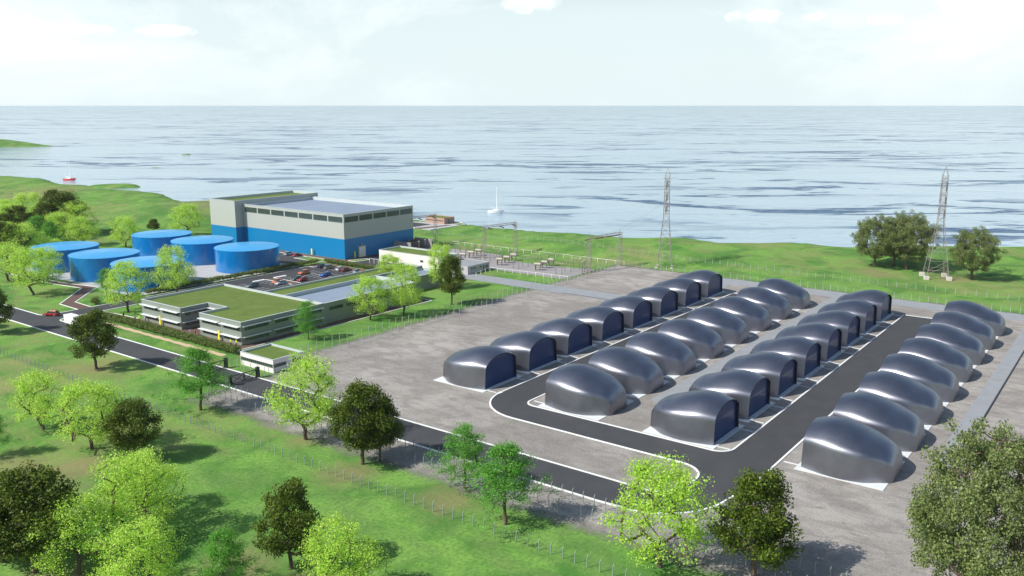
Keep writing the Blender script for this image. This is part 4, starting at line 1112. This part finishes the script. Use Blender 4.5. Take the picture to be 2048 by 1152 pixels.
    cnt,size,up,asp,dr={'lime':(10500,.21,.35,.66,0),'dark':(17000,.25,.45,.6,.9),'green':(14000,.175,.6,.5,0),'olive':(22000,.17,.4,.72,0)}[kind]
    v=leaves(cen,rd,cnt,size,rng,up,asp,dr)
    v=v[:]; 
    cm=mesh_from_quads('crown',v,M['leaf_'+kind])
    return tm,cm
VAR={k:[grow(k,100*i+s) for s in range(3 if k in('lime','dark') else 2)] for i,k in enumerate(('lime','dark','green','olive'))}
def tree(kind,x,y,h,label,var=None,rz=None,wide=1.,group=None,fine=None,bark=None):
    rnd=random.Random(int(x*7+y*13)); 
    name={'lime':'lime_green_tree','dark':'dark_leaved_tree','green':'young_green_tree','olive':'round_crowned_tree'}[kind]
    z=terrain(x,y)-.05
    o=empty(name,(x,y,z),rnd.uniform(0,6.28) if rz is None else rz,label,'tree',group)
    s=h/10.; o.scale=(s*wide*rnd.uniform(.96,1.04),s*wide*rnd.uniform(.96,1.04),s)
    tm,cm=(VAR[kind][rnd.randrange(len(VAR[kind])) if var is None else var]) if fine is None else fine
    for n_,me in (('trunk',tm),('crown',cm)):
        c=bpy.data.objects.new(n_,me); link(c,o)
    return o
def fine_olive():
    rng=np.random.default_rng(77); tm,_=grow('olive',311)
    cen=[];rd=[]
    for k in range(420):
        d=rng.normal(size=3); d/=np.linalg.norm(d); q=.62+.36*rng.random()
        lob=1+.13*math.sin(5*math.atan2(d[1],d[0])+3*d[2])+.10*math.sin(9*d[2]+4*d[0])
        cen.append((d[0]*4.5*q*lob,d[1]*4.5*q*lob,5.6+d[2]*4.1*q*lob)); rd.append(rng.uniform(.35,.75))
    v=leaves(cen,rd,62000,.125,rng,.4,.8,0)
    return tm,mesh_from_quads('crown',v,M['leaf_olive'])
FINE=fine_olive()
tree('lime',96.4,47.1,14.9,'lime-green spreading tree with stout forked trunk at the bottom centre-right, by the road bend',0,1.1,1.08)
tree('dark',101.5,36.2,14.8,'dark olive-green tree in front of the road mouth, right of the bright lime tree',1,.3,1.05)
tree('green',93.8,70.9,12.6,'young green tree, right of the pair beside the lower road',0,.5,1.4)
tree('green',99.6,83.4,10.8,'smaller young green tree, left of the pair beside the lower road',1,2.,1.4)
tree('dark',96.6,103.6,14.6,'large dark tree by the road, front of the close-set pair in the centre foreground',0,1.,1.0)
tree('dark',99.2,102.0,11.6,'smaller dark tree tucked behind the large dark one in the centre foreground',2,2.2,.9)
tree('lime',98.4,120.1,16.2,'tall airy lime-green tree with leaning trunk left of the dark pair',1,.2,.95)
tree('green',96.1,149.3,13.2,'young green tree in front of the road gates',0,3.3,1.5)
tree('dark',98.5,193.8,13.8,'dark tree standing alone on the verge opposite the office',0,4.1,1.05)
tree('dark',99.1,246.5,13.4,'dark tree cut by the left edge beside the road',1,4.0,.95)
tree('lime',72.2,164.0,11.2,'small lime-green tree near the left edge below the wire fence',2,0,1.15)
tree('lime',72.7,147.4,12.6,'lime-green tree just left of the foreground dark tree',0,2.5,1.1)
tree('dark',74.2,136.4,11.2,'rounded dark tree in the left foreground between lime trees',2,1.6,1.15)
tree('green',60.5,157.6,9.0,'green tree cut by the left edge below the small lime tree',1,0,1.1)
tree('dark',46.2,112.4,14.6,'broad dark tree in the bottom left corner',0,.9,1.15)
tree('dark',45.0,118.5,12.5,'dark tree cut by the left edge in the bottom corner',1,2.9,1.15)
tree('lime',59.7,109.6,13.2,'wide lime-green tree behind the bottom left dark tree',1,4.4,1.1)
tree('lime',49.4,107.2,11.0,'lime-green tree in front of the bottom left dark tree',0,5.2,1.15)
tree('lime',51.3,95.6,10.0,'lime-green bushy tree cut by the bottom edge on the left',2,1.9,1.25)
tree('lime',64.0,116.5,9.5,'low lime-green tree behind the wide one at bottom left',0,.2,1.2)
tree('green',57.7,87.1,9.2,'young green tree cut by the bottom edge left of the dark one',0,.3,1.3)
tree('dark',66.9,86.0,12.4,'dark tree in the bottom foreground left of centre',1,1.2,1.0)
tree('lime',65.4,74.2,11.2,'lime-green tree cut by the bottom edge in front of the meadow',1,3.4,1.1)
tree('lime',169.9,176.8,12.9,'lime-green tree at the office side wall, nearer of two',0,3.0,1.0)
tree('lime',178.9,172.2,15.5,'taller lime-green tree beside the workshop wall, right of its twin',1,.8,.85)
tree('dark',198.5,170.6,15.8,'slim dark tree alone on the lawn before the switchyard',2,.5,.78)
tree('lime',214.9,189.2,15.0,'lime-green tree behind the slim dark one, in front of the white building',2,1.1,.85)
tree('lime',208.5,206.5,10.8,'lime-green tree at the left end of the white building',0,1.9,1.0)
tree('lime',133.7,240.9,15.2,'thick-trunked lime-green tree beside the office walk and hedge',0,.4,1.0)
tree('lime',155.3,250.2,16.4,'lime-green tree behind the office hedge before the blue tanks',1,2.6,.95)
tree('green',145.0,174.2,10.5,'young green tree on the lawn beside the office side wall',1,1.0,1.15)
tree('lime',128.7,288.4,15.4,'lime-green tree on the lawn left of the zigzag walk',2,.7,1.1)
tree('lime',134.6,319.1,13.5,'lime-green tree cut by the left edge behind the lawn',1,.1,1.2)
tree('lime',141.0,304.0,12.5,'lime-green tree between the leftmost tank and the walk',0,1.0,1.1)
tree('green',139.6,263.3,9.9,'green tree hiding the foot of the tank beside the walk',0,1.5,1.2)
tree('lime',189.7,374.4,13.0,'lime-green tree on the grass behind the leftmost tank',1,3.,1.3)
tree('lime',198.7,355.3,13.4,'lime-green forked tree just left of the farthest tank',2,2.,1.15)
tree('lime',237.3,368.6,14.8,'dense lime-green tree between the farthest tank and the hall',0,5.0,1.3)
tree('dark',233.7,391.0,6.2,'small dark tree behind the farthest tank',1,1.,1.5)
tree('olive',343.4,72.1,22.0,'right-hand round olive tree of the clump left of the taller pylon',0,1.0,.98,fine=FINE)
tree('olive',338.7,49.1,19.0,'single round olive tree right of the taller pylon',1,2.,.95,fine=FINE)
tree('olive',340.2,82.5,20.0,'left-hand round olive tree of the clump by the taller pylon',1,3.0,.9,fine=FINE)
tree('olive',346.5,77.4,19.0,'middle olive tree half hidden in the clump by the taller pylon',0,4.,.9,fine=FINE)
wood=[('dark',203.6,418.2,21.5,'tall dark tree at the right end of the hillside wood'),('lime',204.8,453.8,17.5,'lime-green tree topping the middle of the hillside wood'),('lime',205.5,409.6,16.4,'lime-green tree in front of the tall dark one at the right end of the wood'),
('dark',196.5,421.1,15.4,'dark tree in the middle front of the hillside wood'),('dark',149.9,354.4,16.4,'dark brownish tree at the left front of the wood'),('lime',155.2,352.2,15.3,'lime-green tree in the front of the wood above the leftmost tank'),
('green',173.4,378.4,14.9,'mid-green tree in the front of the wood, left of two'),('green',173.4,367.7,13.2,'mid-green tree in the front of the wood, right of two'),('dark',182.7,417.9,15.2,'dark tree near the left side of the wood'),
('lime',198.4,464.8,14.2,'lime-green tree at the left edge of the wood top'),('dark',214.6,449.3,15.6,'dark tree behind the lime crowns of the wood'),('lime',192.6,400.0,12.6,'small lime-green tree in the right front of the wood'),
('dark',170.0,405.2,13.8,'dark tree cut by the left edge of the picture in the wood'),('lime',207.8,440.0,14.4,'lime-green tree between two dark ones in the wood'),('lime',186.,436.,14.5,'lime-green tree on the left slope of the wood'),('dark',176.,392.,11.5,'low dark tree in the middle of the wood'),
('lime',165.,392.,12.,'low lime-green tree at the left of the wood'),('green',163.,368.,10.,'low green tree behind the leftmost tank'),('lime',168.,352.,8.,'lime-green shrub-like tree between wood and leftmost tank'),('green',182.,385.,9.,'low green tree at the foot of the wood')]
for k,(kd,x,y,h,l) in enumerate(wood): tree(kd,x,y,h,l,None,None,1.3,'trees of the hillside wood on the left')
tree('dark',95.,258.,10.,'dark tree outside the left edge by the road',2,1.,1.)
# big close tree at the right edge: finer, denser leaves
tree('olive',104.5,10.2,25.8,'big round olive tree filling the bottom right corner',rz=.6,wide=.80,fine=FINE)
# ------------------------------------------------------------------ hedges, bushes
def hedge(pts,w,h,label,seed,mat='leaf_hedge',name='hedge'):
    rng=np.random.default_rng(seed); cen=[];rd=[]
    root=empty(name,(pts[0][0],pts[0][1],0),0,label,'hedge')
    tot=0
    for a,b in zip(pts,pts[1:]):
        L=math.hypot(b[0]-a[0],b[1]-a[1]); n=int(L/.55); tot+=L
        for k in range(n):
            t=k/n; 
            for s in (-.5,0,.5):
                cen.append((a[0]+(b[0]-a[0])*t+rng.normal()*.15+s*w*.6*(-(b[1]-a[1])/L),a[1]+(b[1]-a[1])*t+rng.normal()*.15+s*w*.6*((b[0]-a[0])/L),h*(.42+.25*rng.random()))); rd.append(rng.uniform(.5,.62)*h*.62)
    c=np.array(cen)-np.array([pts[0][0],pts[0][1],0])
    v=leaves(c,rd,int(tot*330),.32,rng,.4,.6)
    o=bpy.data.objects.new('foliage',mesh_from_quads('foliage',v,M[mat])); link(o,root)
    mb=MB()
    for a,b in zip(pts,pts[1:]):
        L=math.hypot(b[0]-a[0],b[1]-a[1]); k=1.6
        while k<L: mb.tube((a[0]+(b[0]-a[0])*k/L,a[1]+(b[1]-a[1])*k/L,0),(a[0]+(b[0]-a[0])*k/L+.1,a[1]+(b[1]-a[1])*k/L,h*.6),.06,.03,5); k+=1.6
    mb.build('stems',M['bark'],root)
hedge([(125.2,244.5),(125.2,176.5)],2.4,2.5,'long clipped dark hedge along the road side of the office walk',1)
hedge([(150,258.3),(222,258.6)],2.0,2.4,'dark hedge between the blue tanks and the car park road',2)
hedge([(224.9,257.6),(224.9,219)],1.7,2.0,'lower hedge between the car park and the hall forecourt',3)
def bush(x,y,r,h,label,seed):
    rng=np.random.default_rng(seed); z=terrain(x,y); root=empty('bush',(x,y,z),0,label,'bush'); cen=[];rd=[]
    for k in range(26):
        d=rng.normal(size=3); d/=np.linalg.norm(d); cen.append((d[0]*r*.7,d[1]*r*.7,h*.5+d[2]*h*.32)); rd.append(r*.35)
    o=bpy.data.objects.new('foliage',mesh_from_quads('foliage',leaves(cen,rd,1700,.24,rng),M['leaf_hedge'])); link(o,root)
    mb=MB(); 
    for k in range(5): mb.tube((0,0,0),(r*.4*math.cos(k*1.26),r*.4*math.sin(k*1.26),h*.6),.05,.02,4)
    mb.build('stems',M['bark'],root)
bush(133.8,255.0+4.2,1.9,2.6,'round dark bush beside the zigzag brown walk',5)
bush(146.,257.9,1.4,1.8,'dark bush at the left end of the tank hedge',6)

HAZE=.00004
# ------------------------------------------------------------------ light, sky, camera
SUN_AZ=149.; SUN_EL=43.
d=Vector((math.cos(R(SUN_AZ))*math.cos(R(SUN_EL)),math.sin(R(SUN_AZ))*math.cos(R(SUN_EL)),math.sin(R(SUN_EL))))
sun=bpy.data.lights.new('sun','SUN'); sun.energy=4.6; sun.angle=R(.53); sun.color=(1.,.955,.88)
so=bpy.data.objects.new('sun',sun); link(so); so.location=(0,0,200); so.rotation_euler=d.to_track_quat('Z','Y').to_euler()
w=bpy.data.worlds.new('World'); scene.world=w; w.use_nodes=True; nt=w.node_tree; nd=nt.nodes
bg=nd['Background']; sky=nd.new('ShaderNodeTexSky'); sky.sky_type='NISHITA'; sky.sun_disc=False
sky.sun_elevation=R(SUN_EL); sky.sun_rotation=R(90-SUN_AZ); sky.altitude=30; sky.air_density=1.3; sky.dust_density=1.0; sky.ozone_density=1.6
def W(ty,**k):
    x=nd.new(ty)
    for a,b in k.items(): setattr(x,a,b)
    return x
def wm(op,a,b=None,clamp=False):
    x=W('ShaderNodeMath',operation=op,use_clamp=clamp)
    for i,v in enumerate((a,b)):
        if v is None: continue
        if isinstance(v,(int,float)): x.inputs[i].default_value=v
        else: nt.links.new(v,x.inputs[i])
    return x.outputs[0]
tc=W('ShaderNodeTexCoord').outputs['Generated']; sp=W('ShaderNodeSeparateXYZ'); nt.links.new(tc,sp.inputs[0])
zz=wm('MAXIMUM',sp.outputs[2],.0)
# thin high cloud and haze veil, thick near the horizon, broken higher up; a few puffs
mp=W('ShaderNodeMapping'); mp.inputs['Scale'].default_value=(1,1,2.6); nt.links.new(tc,mp.inputs[0])
def wn(scale,det,rough,dist=0.,vec=None):
    x=W('ShaderNodeTexNoise'); x.inputs['Scale'].default_value=scale; x.inputs['Detail'].default_value=det; x.inputs['Roughness'].default_value=rough; x.inputs['Distortion'].default_value=dist; nt.links.new(vec or mp.outputs[0],x.inputs['Vector']); return x.outputs['Fac']
def wr(f,stops):
    x=W('ShaderNodeValToRGB'); e=x.color_ramp.elements
    while len(e)<len(stops): e.new(.5)
    for el,(p,c) in zip(e,stops): el.position=p; el.color=(c,c,c,1) if isinstance(c,(int,float)) else (*c,1)
    nt.links.new(f,x.inputs[0]); return x.outputs[0]
def wmix(f,a,b):
    x=W('ShaderNodeMix',data_type='RGBA')
    for i,v in ((0,f),(6,a),(7,b)):
        if isinstance(v,(int,float)): x.inputs[i].default_value=v
        elif isinstance(v,tuple): x.inputs[i].default_value=(*v,1)
        else: nt.links.new(v,x.inputs[i])
    return x.outputs[2]
veil=wr(zz,[(0.,.97),(.10,.88),(.16,.30),(.25,.0)])
veil=wm('MULTIPLY',veil,wm('ADD',.86,wm('MULTIPLY',wn(2.2,6,.6,.4),.28)),clamp=True)
thin=wr(wn(3.2,8,.62,.5),[(.44,0.),(.66,.8)])
thin=wm('MULTIPLY',thin,wr(zz,[(.0,.3),(.08,1.),(.16,.5),(.26,.0)]))
# a few small fair-weather puffs: bearing (deg from +X), elevation, width, height in degrees
pn=wn(34.,7,.62,.3,vec=tc); puff=None
for az,el,wd,ht in ((9.9,5.9,2.6,1.35),(14.3,4.9,1.1,.45),(21.6,5.3,1.9,.5),(18.1,5.2,.9,.35),(35.6,6.4,2.4,.8),(61.6,4.3,1.5,.45),(65.6,3.9,1.9,.5),(57.5,4.3,1.8,.4),(-2,7.5,5,1.2),(75,6.5,5,1.0)):
    c=(math.cos(R(az))*math.cos(R(el)),math.sin(R(az))*math.cos(R(el)),math.sin(R(el)))
    sb_=W('ShaderNodeVectorMath',operation='SUBTRACT'); nt.links.new(tc,sb_.inputs[0]); sb_.inputs[1].default_value=c
    sc_=W('ShaderNodeVectorMath',operation='MULTIPLY'); nt.links.new(sb_.outputs[0],sc_.inputs[0]); sc_.inputs[1].default_value=(1/R(wd),1/R(wd),1/R(ht))
    ln=W('ShaderNodeVectorMath',operation='LENGTH'); nt.links.new(sc_.outputs[0],ln.inputs[0])
    b=wm('SUBTRACT',1.,ln.outputs['Value'],clamp=True); puff=b if puff is None else wm('MAXIMUM',puff,b)
puff=wr(wm('ADD',wm('MULTIPLY',puff,.55),wm('MULTIPLY',wm('SUBTRACT',pn,.5),wm('MULTIPLY',wr(puff,[(.0,0.),(.05,1.)]),1.5))),[(.08,0.),(.60,.75)])
col=wmix(veil,sky.outputs[0],(7.1,8.15,8.4))
col=wmix(thin,col,(9.6,10.2,10.4))
col=wmix(puff,col,(12.5,12.3,12.1))
nt.links.new(col,bg.inputs[0]); bg.inputs[1].default_value=.10
cam=bpy.data.cameras.new('camera'); cam.lens=1740/2048*36; cam.sensor_width=36; cam.clip_end=500000; cam.clip_start=1
co=bpy.data.objects.new('camera',cam); link(co); co.location=(0,0,60); co.rotation_euler=(R(90)-math.atan(365/1740),0,R(36.6-90)); scene.camera=co
scene.view_settings.view_transform='Standard'; scene.view_settings.look='None'; scene.view_settings.gamma=1; scene.view_settings.exposure=.25
# the sea air: one closed box of even, thin haze
hm=bpy.data.materials.new('sea_haze'); hm.use_nodes=True; hn=hm.node_tree; hn.nodes.remove(hn.nodes['Principled BSDF'])
pv=hn.nodes.new('ShaderNodeVolumePrincipled'); pv.inputs['Color'].default_value=(.98,.99,1.,1); pv.inputs['Density'].default_value=HAZE; pv.inputs['Anisotropy'].default_value=.0
hn.links.new(pv.outputs[0],hn.nodes['Material Output'].inputs['Volume'])
mb=MB(); mb.box(-2600,2600,-2600,2600,-13,61.5); hz=mb.build('haze',hm); hz['kind']='stuff'
scene.cycles.volume_bounces=0; scene.cycles.max_bounces=6; scene.cycles.transparent_max_bounces=12; scene.cycles.diffuse_bounces=3
